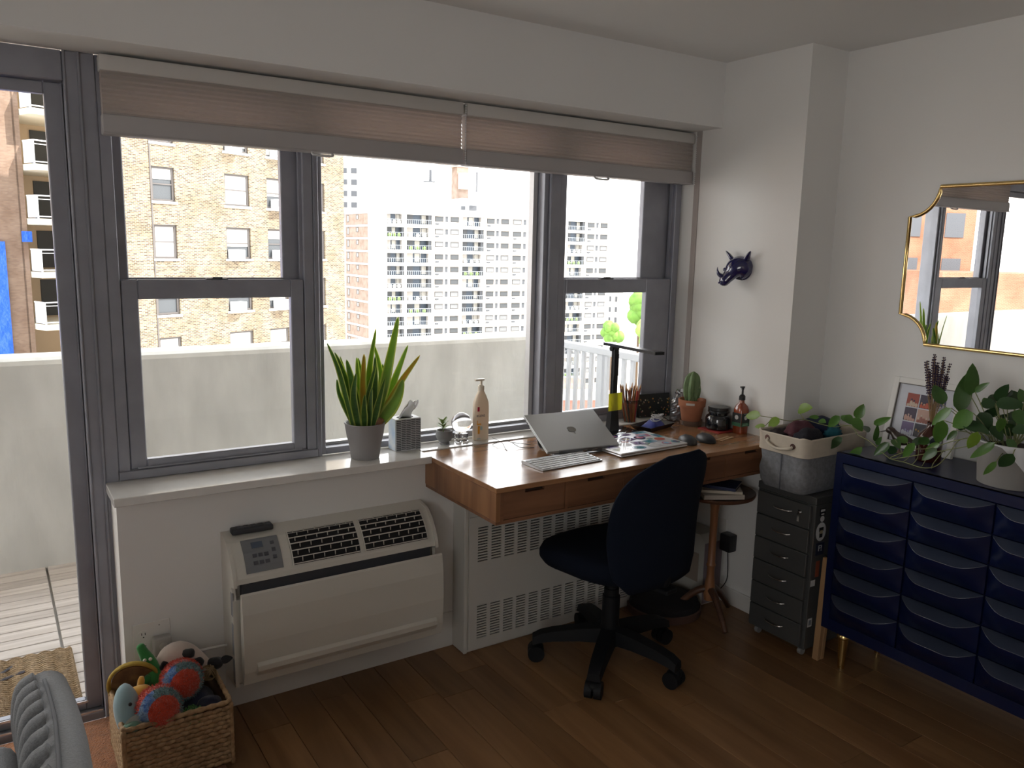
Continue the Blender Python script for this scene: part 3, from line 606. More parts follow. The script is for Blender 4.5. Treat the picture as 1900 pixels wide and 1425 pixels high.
# ================================================================== BLINDS, AC, RADIATOR, DESK, CHAIR, CABINETS
def pleat(name, x0, x1, label, chain):
    t = thing(name, label, 'window blind', ((x0 + x1) / 2, .16, 1.885), group='cellular shades over the windows')
    b = NB(); box(b, x0, x1, .128, .185, 2.066, 2.112, .006, seg=2); obj('headrail', b, mat('shade_rail', (.60, .585, .56), .4), t, smooth='auto')
    SH = MATS.get('shade_fabric') or shade_mat()
    b = NB(); n = 9; zt, zb = 2.066, 1.945; pf, pb_ = [], []
    for i in range(n * 2 + 1):
        z = zt + (zb - zt) * i / (n * 2); o_ = .0045 if i % 2 else 0
        pf.append((.137 + o_, z)); pb_.append((.178 - o_, z))
    prism(b, pf + pb_[::-1], x0 + .004, x1 - .004, 'X'); obj('shade', b, SH, t)
    b = NB(); box(b, x0, x1, .130, .183, 1.886, 1.945, .006, seg=2); box(b, x0, x1, .127, .131, 1.8865, 1.8925, .001); obj('bottom_rail', b, mat('shade_rail2', (.44, .42, .42), .45), t, smooth='auto')
    mx = (x0 + x1) / 2 + .06
    b = NB(); tube(b, smoothpts([(mx - .035, .135, 1.886), (mx - .03, .122, 1.876), (mx + .03, .122, 1.876), (mx + .035, .135, 1.886)]), .004, 6); obj('pull_handle', b, mat('clear_handle', (.65, .65, .66), .2), t, smooth=True)
    if chain:
        for xx in chain:
            b = NB(); z = 2.10
            while z > 1.885: ball(b, (xx, .124, z), .0033, 6, 4); z -= .0085
            cyl(b, (xx + .003, .128, 2.10), (xx + .003, .128, 1.89), .0012, n=5); obj('bead_chain', b, mat('clear_bead', (.75, .75, .76), .15), t, smooth=True)
def shade_mat():
    m = bpy.data.materials.new('shade_fabric'); m.use_nodes = True; N = m.node_tree; N.nodes.clear(); MATS['shade_fabric'] = m
    o = N.nodes.new('ShaderNodeOutputMaterial'); mx = N.nodes.new('ShaderNodeMixShader'); mx.inputs[0].default_value = .5
    d = N.nodes.new('ShaderNodeBsdfDiffuse'); d.inputs[0].default_value = (.72, .68, .65, 1); t = N.nodes.new('ShaderNodeBsdfTranslucent'); t.inputs[0].default_value = (.62, .53, .47, 1)
    N.links.new(d.outputs[0], mx.inputs[1]); N.links.new(t.outputs[0], mx.inputs[2]); N.links.new(mx.outputs[0], o.inputs[0]); return m
pleat('cellular_shade', -1.026, .192, 'long left cellular shade raised above the left window', (.197,))
pleat('cellular_shade', .205, 1.396, 'right cellular shade raised above the right window', (1.400,))
# ---- packaged air conditioner
A = thing('air_conditioner', 'white through-wall air conditioner under the window sill', 'air conditioner', (-.37, .06, 0))
ACM = mat('ac_plastic', (.66, .64, .58), .35)
xa, xb = -.755, -.02
b = NB(); box(b, -.755, .125, .055, .0605, .0, .145, .001); box(b, -.755, .125, .0, .0605, -.0, .0, 0) if False else None
obj('wall_skirt', b, WHITEM, A)
prof = [(.0605, .135), (.0605, .632), (.0, .618), (-.012, .612), (-.042, .585), (-.068, .55), (-.085, .513), (-.088, .497), (-.045, .497), (-.045, .44), (-.07, .44), (-.07, .15), (-.05, .135)]
b = NB(); prism(b, prof, xa + .012, xb - .012, 'X'); obj('housing', b, ACM, A)
endp = [(.0605, .13), (.0605, .632), (.0, .621), (-.013, .615), (-.045, .588), (-.072, .552), (-.09, .514), (-.093, .49), (-.06, .483), (-.072, .44), (-.075, .14)]
for x0_, x1_ in ((xa, xa + .012), (xb - .012, xb)):
    b = NB(); prism(b, endp, x0_, x1_, 'X'); obj('end_cap', b, ACM, A)
b = NB(); box(b, xa + .03, xb - .03, -.086, -.046, .445, .496); obj('dark_slot', b, mat('slot_dark', (.04, .045, .055), .6), A)
# front panel slightly bowed
pf = [(-.078, .15), (-.100, .155), (-.112, .20), (-.118, .30), (-.114, .40), (-.104, .462), (-.098, .468), (-.09, .462), (-.085, .40), (-.08, .3)]
b = NB(); prism(b, pf, xa + .02, xb + .01, 'X'); obj('front_panel', b, ACM, A)
b = NB(); prism(b, [(-.113, .185), (-.127, .205), (-.127, .222), (-.117, .232)], xa + .06, xb - .02, 'X'); obj('handle_rib', b, ACM, A)
for z0, z1 in ((.385, .465), (.25, .36), (.15, .235)):
    b = NB(); box(b, xa - .001, xa + .004, -.072, -.050, z0, z1, .001); obj('side_vent', b, mat('vent_grey', (.30, .31, .33), .6), A)
# curved-face helpers: face of the top hood from (y,z) .0,.618 to -.085,.513
HP = [Vector((0, -.006, .617)), Vector((0, -.015, .612)), Vector((0, -.044, .586)), Vector((0, -.07, .551)), Vector((0, -.086, .516))]
def hood(v, lift=0.0):
    v *= 4; i = min(3, int(v)); t = v - i; p = HP[i].lerp(HP[i + 1], t); d = (HP[i + 1] - HP[i]).normalized(); n = Vector((0, d.z, -d.y)) * -1
    if n.y > 0: n = -n
    return p + n * lift, n
def hoodpatch(name, x0, x1, v0, v1, lift, m, th=.002, par=A, nv=6, **k):
    b = NB(); R = []
    for i in range(nv + 1):
        v = v0 + (v1 - v0) * i / nv; p, n = hood(v, lift); q = p - n * th
        R.append([(x0, p.y, p.z), (x1, p.y, p.z), (x1, q.y, q.z), (x0, q.y, q.z)])
    loft(b, R); return obj(name, b, m, par, **k)
hoodpatch('control_panel', xa + .045, xa + .165, .12, .93, .0012, mat('panel_grey', (.20, .21, .225), .4))
hoodpatch('display', xa + .075, xa + .112, .3, .44, .002, mat('lcd', (.09, .12, .17), .2))
BT = mat('button_dark', (.08, .085, .1), .5)
for r_, v in enumerate((.56, .70)):
    for c_ in range(3): hoodpatch('button', xa + .072 + c_ * .019, xa + .086 + c_ * .019, v, v + .07, .0025, BT, nv=1)
for v in (.34, .5, .64): hoodpatch('button', xa + .137, xa + .149, v, v + .07, .0025, BT, nv=1)
for x0_, x1_ in ((xa + .20, xa + .435), (xa + .455, xa + .695)):
    g = hoodpatch('air_grille', x0_, x1_, .06, .93, .001, DARK)
    for i in range(7):
        v = .075 + i * .137; hoodpatch('louvre', x0_, x1_, v, v + .020, .0036, ACM, .003, g, 1)
    b = NB()
    for r_ in range(6):
        v = .075 + (r_ + .55) * .137
        for c_ in range(6):
            xx = x0_ + .018 + c_ * .038 + (r_ % 2) * .012; p, n = hood(v, .0015); box(b, xx, xx + .002, p.y - .002, p.y + .002, p.z - .008, p.z + .008)
    obj('divider', b, ACM, g, kind='stuff')
    for xx in (x0_ - .004, x1_):
        b = NB(); R = []
        for i in range(9):
            p, n = hood(.05 + .89 * i / 8, .004); q = p - n * .004; R.append([(xx, p.y, p.z), (xx + .004, p.y, p.z), (xx + .004, q.y, q.z), (xx, q.y, q.z)])
        loft(b, R); obj('grille_rim', b, ACM, g)
# remote on top of the unit
t = thing('remote_control', 'dark grey remote control lying on top of the air conditioner', 'remote control', (-.66, .032, .633), rad(-2), world=False)
b = NB(); box(b, -.068, .068, -.02, .018, -.006, .014, .006, seg=3); obj('remote_body', b, mat('remote_grey', (.035, .038, .043), .45), t, smooth='auto')
for i in range(5):
    for j in range(2):
        b = NB(); box(b, -.05 + i * .024, -.034 + i * .024, -.012 + j * .014, -.003 + j * .014, .0138, .0155, .0005); obj('button', b, mat('remote_button', (.07, .072, .08), .5), t)
# ---- radiator enclosure
R_ = thing('radiator_cover', 'white slotted radiator enclosure under the desk', 'radiator cover', (.66, .0, 0))
RC = mat('radiator_white', (.66, .65, .61), .45)
b = NB(); box(b, .1256, 1.205, -.03, .0605, 0.0, .665, .002); obj('enclosure', b, RC, R_)
b = NB(); box(b, .1256, .1405, -.035, -.03, 0, .665, .001); obj('end_trim', b, RC, R_)
VX = []; x = .182
while x < 1.15: VX.append((x, min(x + .046, 1.19))); x += .0617
b = NB()
zs = [(.012, .052), (.195, .372), (.518, .556)]
for z0, z1 in zs: box(b, .1445, 1.2, -.038, -.0305, z0, z1)
for i in range(len(VX) + 1):
    xa_ = .1445 if i == 0 else VX[i - 1][1]; xb_ = 1.2 if i == len(VX) else VX[i][0]
    for z0, z1 in ((.052, .195), (.372, .518)): box(b, xa_, xb_, -.038, -.0305, z0, z1)
obj('front_panel', b, RC, R_)
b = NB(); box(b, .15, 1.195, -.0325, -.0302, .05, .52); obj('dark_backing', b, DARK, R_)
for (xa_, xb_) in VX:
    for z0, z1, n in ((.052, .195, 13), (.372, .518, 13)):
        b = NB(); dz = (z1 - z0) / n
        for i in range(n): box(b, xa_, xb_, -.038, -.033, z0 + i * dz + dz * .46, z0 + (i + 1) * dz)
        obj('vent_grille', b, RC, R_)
# ---- desk
D = thing('desk', 'walnut wall-to-wall desk with shallow drawers under the window', 'desk', (.70, -.2, .806))
WT = wood('walnut_top', (.40, .21, .10), (.25, .115, .05), .22, 'X', 1.3, coat=.35)
WD = wood('walnut_side', (.34, .17, .08), (.20, .09, .042), .35, 'Z', 1.6)
WDF = wood('walnut_front', (.25, .12, .062), (.16, .072, .038), .4, 'X', 2.0)
b = NB(); box(b, 0, XR - .001, -.452, .0905, .788, .806, .0015); obj('desktop', b, WT, D)
b = NB(); box(b, .002, .02, -.448, .0605, .69, .788, .001); obj('side_panel', b, WD, D)
b = NB(); box(b, XR - .02, XR - .002, -.448, .0605, .69, .788, .001); obj('side_panel', b, WD, D)
b = NB(); box(b, .004, XR - .002, -.444, .0605, .677, .69, .001); obj('bottom_panel', b, WDF, D)
edges = [.02, .287, .553, .82, 1.087, 1.385]
for i in range(6):
    x = edges[i]; b = NB(); box(b, x - (.0 if i else 0), x + .012, -.447, -.3, .69, .788); obj('divider', b, WDF, D)
for i in range(5):
    x0_, x1_ = edges[i] + .014, edges[i + 1] - .002; mx = (x0_ + x1_) / 2 + .0
    b = NB(); box(b, x0_, mx - .04, -.444, -.43, .6925, .7855); box(b, mx + .04, x1_, -.444, -.43, .6925, .7855); box(b, mx - .04, mx + .04, -.444, -.43, .6925, .774); dw = obj('drawer', b, WDF, D)
    b = NB(); box(b, mx - .04, mx + .04, -.43, -.42, .765, .787); obj('finger_slot', b, mat('slot_brown', (.035, .018, .010), .8), dw)
# ---- office chair
Cx, Cy = .60, -.34
ch = thing('office_chair', 'dark navy upholstered office chair on a black five-star base', 'chair', (Cx, Cy, 0))
FAB = mat('navy_fabric', (.0045, .008, .018), .95, bump=(900, .3, .002), spec=.2)
BK = mat('chair_black', (.006, .007, .009), .6, spec=.3)
feet = [(.353, -.209), (.341, -.567), (.679, -.654), (.883, -.359), (.70, -.02)]
Cc = Vector((sum(f[0] for f in feet) / 5, sum(f[1] for f in feet) / 5, 0)); Cx, Cy = Cc.x, Cc.y
for (fx, fy) in feet:
    f = Vector((fx, fy, 0)); d = (f - Cc).normalized(); e = Cc + d * .285; s = Vector((-d.y, d.x, 0))
    b = NB(); R = []
    for t_, w_, z0, z1 in ((0.03, .035, .088, .145), (.12, .033, .092, .140), (.22, .030, .088, .126), (.27, .028, .080, .114), (.30, .026, .070, .098)):
        c = Cc + d * t_; R.append([c + s * w_ + Vector((0, 0, z0)), c + s * w_ * .8 + Vector((0, 0, z1)), c - s * w_ * .8 + Vector((0, 0, z1)), c - s * w_ + Vector((0, 0, z0))])
    loft(b, R); lg = obj('leg', b, BK, ch, smooth='auto')
    b = NB(); cyl(b, e + Vector((0, 0, .045)), e + Vector((0, 0, .085)), .009, n=8)
    for sgn in (-1, 1):
        c = e + s * sgn * .017; cyl(b, c - s * .013 + Vector((0, 0, .032)), c + s * .013 + Vector((0, 0, .032)), .032, n=18)
    ball(b, e + Vector((0, 0, .048)), (.030, .028, .020), 12, 8); obj('caster', b, BK, ch, smooth='auto')
b = NB(); lathe(b, [(.045, .075), (.05, .09), (.05, .13), (.034, .15), (.034, .27), (.029, .275), (.029, .30), (.02, .30), (.02, .39)], (Cx, Cy, 0), 20); obj('gas_column', b, BK, ch, smooth='auto')
# seat faces towards +Y-ish (the desk) rotated; chair back near camera right
ang = rad(53)        # direction the sitter faces, from +X axis
Sc = Vector((Cx + .01, Cy + .0, 0)); Sc = Vector((.585, -.35, 0)); fdir = Vector((math.cos(rad(98)), math.sin(rad(98)), 0)); sdir = Vector((fdir.y, -fdir.x, 0))
MS = Matrix((( sdir.x, fdir.x, 0, Sc.x), (sdir.y, fdir.y, 0, Sc.y), (0, 0, 1, 0), (0, 0, 0, 1)))
b = NB()
def sup(a, rx, ry, e=2.6):
    c, s = math.cos(a), math.sin(a); return (rx * abs(c) ** (2 / e) * (1 if c > 0 else -1), ry * abs(s) ** (2 / e) * (1 if s > 0 else -1))
R = []
for k, z in ((.72, .395), (.93, .405), (1.0, .43), (1.0, .455), (.96, .475), (.8, .487), (.4, .492)):
    R.append([MS @ Vector((*sup(2 * PI * j / 32, .25 * k, .25 * k), z + .010 * math.cos(2 * PI * j / 32) ** 2 * k + (-.02 * max(0, math.sin(2 * PI * j / 32)) * k))) for j in range(32)])
loft(b, R); obj('seat', b, FAB, ch, smooth=True)
b = NB(); box(b, -.1, .1, -.12, .1, .372, .398, .01, M=MS); box(b, -.03, .03, -.3, -.1, .376, .392, .003, M=MS); cyl(b, (.1, .02, .385), (.2, .03, .38), .006, n=8, M=MS); obj('seat_plate', b, BK, ch)
b = NB(); tube(b, smoothpts([(0, -.20, .380), (0, -.25, .385), (0, -.275, .42), (0, -.262, .52)]), .02, 8, M=MS, sq=.5); obj('back_arm', b, BK, ch, smooth=True)
# backrest: curved shield
b = NB(); R = []
n = 14
for side in (0, 1):
    pass
def bk(u, v, off):
    # u -1..1 across, v 0..1 up
    z = .40 + v * .50; wv = .208 + .045 * math.sin(PI * min(1, v * .9 + .05))
    if v > .62: wv *= max(.10, 1 - ((v - .62) / .38) ** 3) ** .42
    if v < .12: wv *= .80 + .20 * (v / .12)
    x_ = u * wv; y_ = -.270 - .055 * v + .045 * (x_ / .22) ** 2 + .03 * math.sin(PI * v)
    return MS @ Vector((x_, y_ + off, z))
b = NB(); NU, NV = 16, 18
rings = []
for iv in range(NV + 1):
    v = iv / NV; ring = []
    for j in range(NU + 1): u = -1 + 2 * j / NU; ring.append(bk(u, v, .028 * (1 - abs(u) ** 4) * (1 - (2 * v - 1) ** 6) + .004))
    for j in range(NU + 1): u = 1 - 2 * j / NU; ring.append(bk(u, v, -.022 * (1 - abs(u) ** 4) * (1 - (2 * v - 1) ** 6) - .004))
    rings.append(ring)
loft(b, rings); obj('backrest', b, FAB, ch, smooth=True)
# ---- six-drawer steel cabinet
K = thing('file_cabinet', 'narrow grey steel six-drawer cabinet beneath the fabric bin', 'cabinet', (1.43, -.61, 0))
GS = mat('grey_steel', (.085, .088, .088), .42, .3)
x0_, x1_, y0_, y1_ = 1.262, 1.622, -.750, -.474
b = NB(); box(b, x0_ + .004, x1_, y0_, y1_, .035, .632, .002); box(b, x0_, x1_, y0_ - .002, y1_ + .002, .632, .662, .003); obj('cabinet_body', b, GS, K)
dz = (.628 - .045) / 6
for i in range(6):
    z0 = .045 + i * dz
    b = NB(); box(b, x0_ - .012, x0_ + .003, y0_ + .014, y1_ - .010, z0 + .002, z0 + dz - .002, .002); dwr = obj('drawer', b, GS, K)
    yc = (y0_ + y1_) / 2; b = NB(); tube(b, smoothpts([(x0_ - .013, yc + .045, z0 + .055), (x0_ - .026, yc + .03, z0 + .053), (x0_ - .03, yc, z0 + .052), (x0_ - .026, yc - .03, z0 + .053), (x0_ - .013, yc - .045, z0 + .055)]), .0028, 6); obj('handle', b, CHROME, dwr, smooth=True)
b = NB(); box(b, x0_ - .014, x0_ - .012, y0_ + .052, y0_ + .066, .585, .60); cyl(b, (x0_ - .016, y0_ + .059, .59), (x0_ - .02, y0_ + .059, .59), .005, n=10); box(b, x0_ - .021, x0_ - .019, y0_ + .054, y0_ + .064, .555, .588); obj('lock_and_key', b, CHROME, K)
for xx in (x0_ + .03, x1_ - .03):
    for yy in (y0_ + .03, y1_ - .03):
        b = NB(); cyl(b, (xx, yy - .008, .016), (xx, yy + .008, .016), .016, n=12); cyl(b, (xx, yy, .02), (xx, yy, .036), .006, n=8); obj('caster', b, mat('caster_grey', (.25, .25, .25), .5), K)
# stickers on the side facing the room (y = y0_)
def flatY(x, z, y, s=1, roll=0): return Matrix.Translation((x, y, z)) @ Matrix.Rotation(rad(roll), 4, 'Y') @ Matrix.Rotation(rad(90), 4, 'X')
yS = y0_ - .0006
SWH = mat('sticker_white', (.55, .56, .57), .5); SBK = mat('sticker_black', (.012, .012, .014), .5)
b = NB(); lathe(b, [(.001, 0), (.030, 0), (.030, .0008), (.001, .0008)], n=28, M=Matrix.Translation((1.308, yS, .52)) @ Matrix.Rotation(rad(90), 4, 'X'), sx=1.0, sy=1.25); st = obj('round_sticker', b, SWH, K, label='white oval sticker with a dark face')
b = NB(); box(b, 1.295, 1.321, yS - .002, yS - .001, .522, .538); box(b, 1.299, 1.317, yS - .002, yS - .001, .497, .522); obj('sticker_print', b, SBK, st)
b = NB(); box(b, 1.30, 1.316, yS - .003, yS - .0021, .513, .526); obj('sticker_print', b, mat('sticker_tan', (.4, .33, .2), .5), st)
b = NB(); box(b, 1.285, 1.335, yS - .001, yS, .425, .475); st = obj('square_sticker', b, mat('sticker_navy', (.02, .025, .05), .5), K)
text('sticker_lettering', 'F!', .034, SWH, flatY(1.31, .452, yS - .0014), st)
b = NB(); box(b, 1.292, 1.325, yS - .001, yS, .585, .615); st = obj('character_sticker', b, SBK, K)
b = NB(); box(b, 1.296, 1.321, yS - .002, yS - .0011, .602, .611); box(b, 1.30, 1.317, yS - .002, yS - .0011, .589, .594); lathe(b, [(.001, 0), (.012, 0), (.012, .0008), (.001, .0008)], n=16, M=Matrix.Translation((1.31, yS, .572)) @ Matrix.Rotation(rad(90), 4, 'X')); obj('sticker_print', b, SWH, st)
b = NB(); box(b, 1.295, 1.318, yS - .001, yS, .335, .40); obj('paper_sticker', b, mat('sticker_rust', (.25, .06, .03), .6), K)
b = NB(); box(b, 1.272, 1.298, yS - .001, yS, .30, .325); obj('paper_sticker', b, SWH, K)
b = NB(); box(b, 1.275, 1.30, yS - .001, yS, .13, .165); st = obj('square_sticker', b, SWH, K)
b = NB(); box(b, 1.28, 1.295, yS - .002, yS - .0011, .137, .158); obj('sticker_print', b, mat('sticker_grey', (.15, .18, .22), .5), st)
# boards leaning between the cabinet and the dresser
PW = wood('pine', (.42, .26, .13), (.33, .19, .09), .6, 'Z', 2)
for i, (xx, th, h, lab) in enumerate(((1.300, .016, .425, 'tall narrow pine board standing beside the steel cabinet'), (1.322, .018, .40, 'second pine board standing behind the first by the dresser'))):
    b = NB(); box(b, xx, xx + th, -.792, -.766, 0.0, h, .001, M=Matrix.Translation((xx, -.78, 0)) @ Matrix.Rotation(rad(1.2 + i), 4, 'X') @ Matrix.Translation((-xx, .78, 0)))
    obj('wooden_board', b, PW, label=lab, cat='board', base=(xx, -.78, 0), group='boards between cabinet and dresser')
# ---- navy dresser
DX = 1.295
Q = thing('dresser', 'navy lacquered dresser with wave-fronted drawers and brass legs', 'dresser', (1.45, -1.5, 0))
yl, yr = -.797, -2.28
b = NB(); box(b, DX, XW - .014, yr, yl, .835, .852, .002); box(b, DX, XW - .014, yl - .03, yl, .152, .835); box(b, DX, XW - .014, yr, yr + .03, .152, .835)
box(b, DX, XW - .014, yr + .03, yl - .03, .152, .195); box(b, DX + .03, XW - .014, yr + .03, yl - .03, .195, .835); obj('carcass', b, NAVY, Q)
b = NB(); box(b, DX - .001, DX + .02, yr, yl, .815, .852, .002); obj('top_rail', b, NAVY, Q)
cols = [(-.829, -1.099), (-1.105, -1.375), (-1.381, -1.651), (-1.657, -1.927), (-1.933, -2.25)]
LIP = mat('drawer_lip', (.035, .045, .075), .35)
rz = .1033
def bump(u): 
    u = abs(2 * u - 1)
    return 1.0 if u < .42 else (1 - ((u - .42) / .58) ** 1.6)
for (ya, yb) in cols:
    for r_ in range(6):
        zt = .8135 - r_ * rz; zb = zt - rz + .002
        def F(u, v, ya=ya, yb=yb, zt=zt, zb=zb):
            k = bump(u); z0 = zt - .003 - .022 * k; return (DX - .001 - .050 * k * (1 - v ** 1.8), ya + (yb - ya) * u, z0 + (zb + .001 - z0) * v)
        b = NB(); V = grid(b, 20, 6, F)
        lo_ = [b.verts.new((DX + .028, ya + (yb - ya) * i / 20, zb + .001)) for i in range(21)]
        for i in range(20): b.faces.new((V[i][6], V[i + 1][6], lo_[i + 1], lo_[i]))
        dwr = obj('drawer', b, NAVY, Q, smooth='auto')
        b = NB(); grid(b, 20, 3, lambda u, v: (DX - .001 - .050 * bump(u) * (1 - v) + .002 * v, ya + (yb - ya) * u, (zt - .003 - .022 * bump(u)) * (1 - v) + (zt - .001) * v)); obj('scoop_pull', b, LIP, dwr, smooth=True)
        b = NB(); tube(b, [Vector(F(i / 20, 0)) + Vector((-.0006, 0, .0002)) for i in range(21)], .0011, 5); obj('lip_highlight', b, mat('lip_highlight', (.10, .11, .15), .15, coat=1), dwr, smooth=True)  # paler glossy bead draws the highlight along each drawer lip
for yy in (yl - .075, yr + .075):
    for xx in (DX + .04, XW - .06):
        b = NB(); lathe(b, [(.024, .152), (.026, .145), (.022, .14), (.025, .134), (.025, .128), (.018, .122), (.017, .09), (.012, .006), (.012, 0)][::-1], (xx, yy, 0), 20); obj('leg', b, BRASS, Q, smooth='auto')
# ================================================================== ON THE SILL AND THE DESK
DZ, SZ = .806, .810
def strap(bm, pts, w, nrm=(0, -1, .1), fold=.18, mi=(0, 1), nseg=14, thick=.0012, tw=0.0):
    P = smoothpts(pts, max(2, nseg // (len(pts) - 1))); n = len(P) - 1; nrm = Vector(nrm).normalized()
    R = []
    for i, p in enumerate(P):
        t = i / n; d = (P[min(i + 1, n)] - P[max(i - 1, 0)]).normalized(); nn = (Matrix.Rotation(tw * t, 3, d) @ nrm); nn = (nn - d * nn.dot(d)).normalized(); s = d.cross(nn)
        ww = w * .5 * min(1, (.45 + 1.6 * t) ) * (max(0, 1 - t) ** .55 if t > .0 else 1) * 1.15
        ww = max(ww, .0006)
        R.append([p + s * ww * k + nn * (ww * fold * (abs(k) ** 1.5) * 2) for k in (-1, -.72, 0, .72, 1)])
    for sgn in (1, -1):
        V = []
        for i, r in enumerate(R):
            V.append([bm.verts.new(q + nrm * thick * sgn) for q in r])
        for A, B in zip(V, V[1:]):
            for j in range(4):
                f = bm.faces.new((A[j], A[j + 1], B[j + 1], B[j])); f.material_index = mi[1] if j in (0, 3) else mi[0]
LFD = mat('snake_leaf', (.10, .22, .05), .45, noise=(40, .55, (.045, .12, .035)), stretch=(1, 1, 3), trans=0)
def transluc(m, col, k=.35):
    N = m.node_tree; o = N.nodes['Material Output']; b = N.nodes['Principled BSDF']; t = N.nodes.new('ShaderNodeBsdfTranslucent'); t.inputs[0].default_value = (*col, 1)
    mx = N.nodes.new('ShaderNodeMixShader'); mx.inputs[0].default_value = k; N.links.new(b.outputs[0], mx.inputs[1]); N.links.new(t.outputs[0], mx.inputs[2]); N.links.new(mx.outputs[0], o.inputs[0]); return m
transluc(LFD, (.25, .45, .05), .3)
LFE = transluc(mat('snake_leaf_edge', (.50, .58, .15), .45), (.6, .7, .1), .35)
LFO = transluc(mat('snake_leaf_amber', (.55, .33, .05), .5, noise=(14, .5, (.25, .38, .06))), (.7, .45, .05), .35)
LFG = transluc(mat('snake_leaf_lime', (.24, .40, .07), .45, noise=(20, .4)), (.4, .6, .08), .35)
t = thing('snake_plant', 'snake plant with tall pointed leaves in a plain grey pot on the sill', 'plant', (-.222, .105, SZ))
PC = (-.222, .105, SZ)
b = NB(); lathe(b, [(.001, 0), (.049, 0), (.052, .004), (.058, .05), (.0665, .085), (.073, .128), (.0745, .131), (.0735, .134), (.069, .132), (.064, .115), (.001, .115)], PC, 40, cap=False); obj('pot', b, mat('grey_pot', (.30, .29, .29), .6), t, smooth='auto')
b = NB(); lathe(b, [(.001, .1165), (.063, .1165)], PC, 24, cap=False); obj('soil', b, SOIL, t)
AMB = {4, 12}; LIM = {3, 5, 9, 10, 11, 13}
SNAKE += [([(-.262, .09, .95), (-.272, .09, 1.04), (-.262, .085, 1.13)], .028), ([(-.21, .17, .94), (-.20, .18, 1.06), (-.215, .18, 1.17)], .026), ([(-.195, .07, .945), (-.19, .06, 1.02), (-.165, .055, 1.11)], .026), ([(-.275, .13, .945), (-.305, .14, 1.04), (-.31, .15, 1.10)], .024), ([(-.24, .06, .945), (-.25, .05, 1.0), (-.245, .05, 1.055)], .026), ([(-.165, .13, .94), (-.13, .14, 1.03), (-.12, .14, 1.12)], .026)]
for i, (pts, w) in enumerate(SNAKE):
    p0 = Vector(pts[0]); base = Vector((PC[0] + (p0.x - PC[0]) * .72, PC[1] + (p0.y - PC[1]) * .6, SZ + .115)); Q_ = [base] + [Vector(p) for p in pts[1:]]
    b = NB(); strap(b, Q_, w * 1.18, (random.uniform(-.5, .5), -1, .1), tw=random.uniform(-.5, .5))
    obj('leaf', b, [LFO if i in AMB else (LFG if i in LIM else LFD), LFE], t, smooth=True, label='leaf turning amber at the tip' if i in AMB else None)
b = NB(); tube(b, smoothpts([(-.19, .06, SZ + .112), (-.187, .055, SZ + .135), (-.18, .05, SZ + .152)]), [.014, .014, .013, .013, .012, .012, .012, .012, .012, .012, .012, .011, .01], 8); obj('husk', b, mat('husk', (.25, .12, .06), .9, noise=(80, .5)), t, smooth=True)
# tissue box with cover
t = thing('tissue_box', 'square tissue box in a grey basket-weave pattern beside the snake plant', 'tissue box', (-.04, .155, SZ))
TB = mat('tissue_cover', (.55, .56, .58), .5)
x0_, x1_, y0_, y1_, z1_ = -.092, .014, .120, .188, SZ + .125
b = NB(); box(b, x0_, x1_, y0_, y1_, SZ, z1_, .002); obj('cover', b, TB, t)
b = NB()
nr, nc = 17, 5
for r_ in range(nr):
    for c_ in range(nc):
        z = SZ + .004 + r_ * (.118 / nr); xx = x0_ + .003 + c_ * .0203
        dzz = .0018 if c_ % 2 else -.0018
        box(b, xx, xx + .0185, y0_ - .0012, y0_ + .0005, z + .0018 + dzz * .5, z + .0058 + dzz * .5)
obj('weave_pattern', b, mat('tissue_dark', (.085, .09, .095), .6), t, kind='stuff')
b = NB(); box(b, x0_ - .0008, x0_ + .0005, y0_ + .004, y1_ - .004, SZ + .004, z1_ - .004); obj('side_print', b, mat('tissue_blue', (.35, .50, .70), .4, noise=(18, .5, (.75, .78, .80))), t)
b = NB(); lathe(b, [(.001, 0), (.026, 0), (.026, .0008), (.001, .0008)], (-.039, .153, z1_), 20, sx=1.3, sy=.8); obj('opening', b, DARK, t)
b = NB()
for q in range(3):
    def F(u, v, q=q):
        a = -.9 + 1.8 * u; s = (.030 - .012 * v) * (1 - .45 * v * (q == 1)); 
        return (-.045 + s * math.sin(a * 1.3 + q * .5) + .030 * v * v + .010 * v * q, .153 + (.010 - .004 * v) * math.cos(a * 4 + q * 2) + .006 * (q - 1), z1_ + .0005 + .070 * v * (.62 + .38 * math.cos(a * 1.7 - .5 * q)) - .012 * v * v * u)
    grid(b, 14, 8, F)
o = obj('tissue', b, transluc(mat('tissue_paper', (.85, .85, .86), .8), (.8, .8, .82), .35), t, smooth=True); o.modifiers.new('s', 'SOLIDIFY').thickness = .0006
# little succulent
t = thing('succulent', 'tiny succulent in a round grey footed bowl on the sill', 'plant', (.132, .150, SZ))
b = NB(); lathe(b, [(.001, 0), (.019, 0), (.021, .006), (.018, .010), (.026, .016), (.033, .028), (.035, .040), (.032, .052), (.0335, .056), (.031, .057), (.027, .050), (.001, .050)], (.132, .150, SZ), 28, cap=False); obj('pot', b, mat('bowl_grey', (.22, .225, .23), .6, bump=(200, .4, .002)), t, smooth='auto')
b = NB(); lathe(b, [(.001, .051), (.027, .051)], (.132, .150, SZ), 16, cap=False); obj('soil', b, SOIL, t)
b = NB(); tube(b, [(.126, .147, SZ + .05), (.122, .145, SZ + .066), (.120, .145, SZ + .082)], [.0025, .002, .0015], 6); obj('stem', b, mat('stem_green', (.2, .25, .1), .6), t)
for i in range(11):
    a = i * 2.4; h = .062 + i * .003; d = Vector((math.cos(a), .6 * math.sin(a), .55 + .05 * i)).normalized(); p = Vector((.122, .145, SZ + h))
    b = NB(); leaf(b, p, d, (0, 0, 1), .032, .012, .1, .3, thick=.001); obj('leaf', b, transluc(mat('succulent_leaf', (.20, .30, .09), .4), (.3, .4, .1), .2), t, smooth=True)
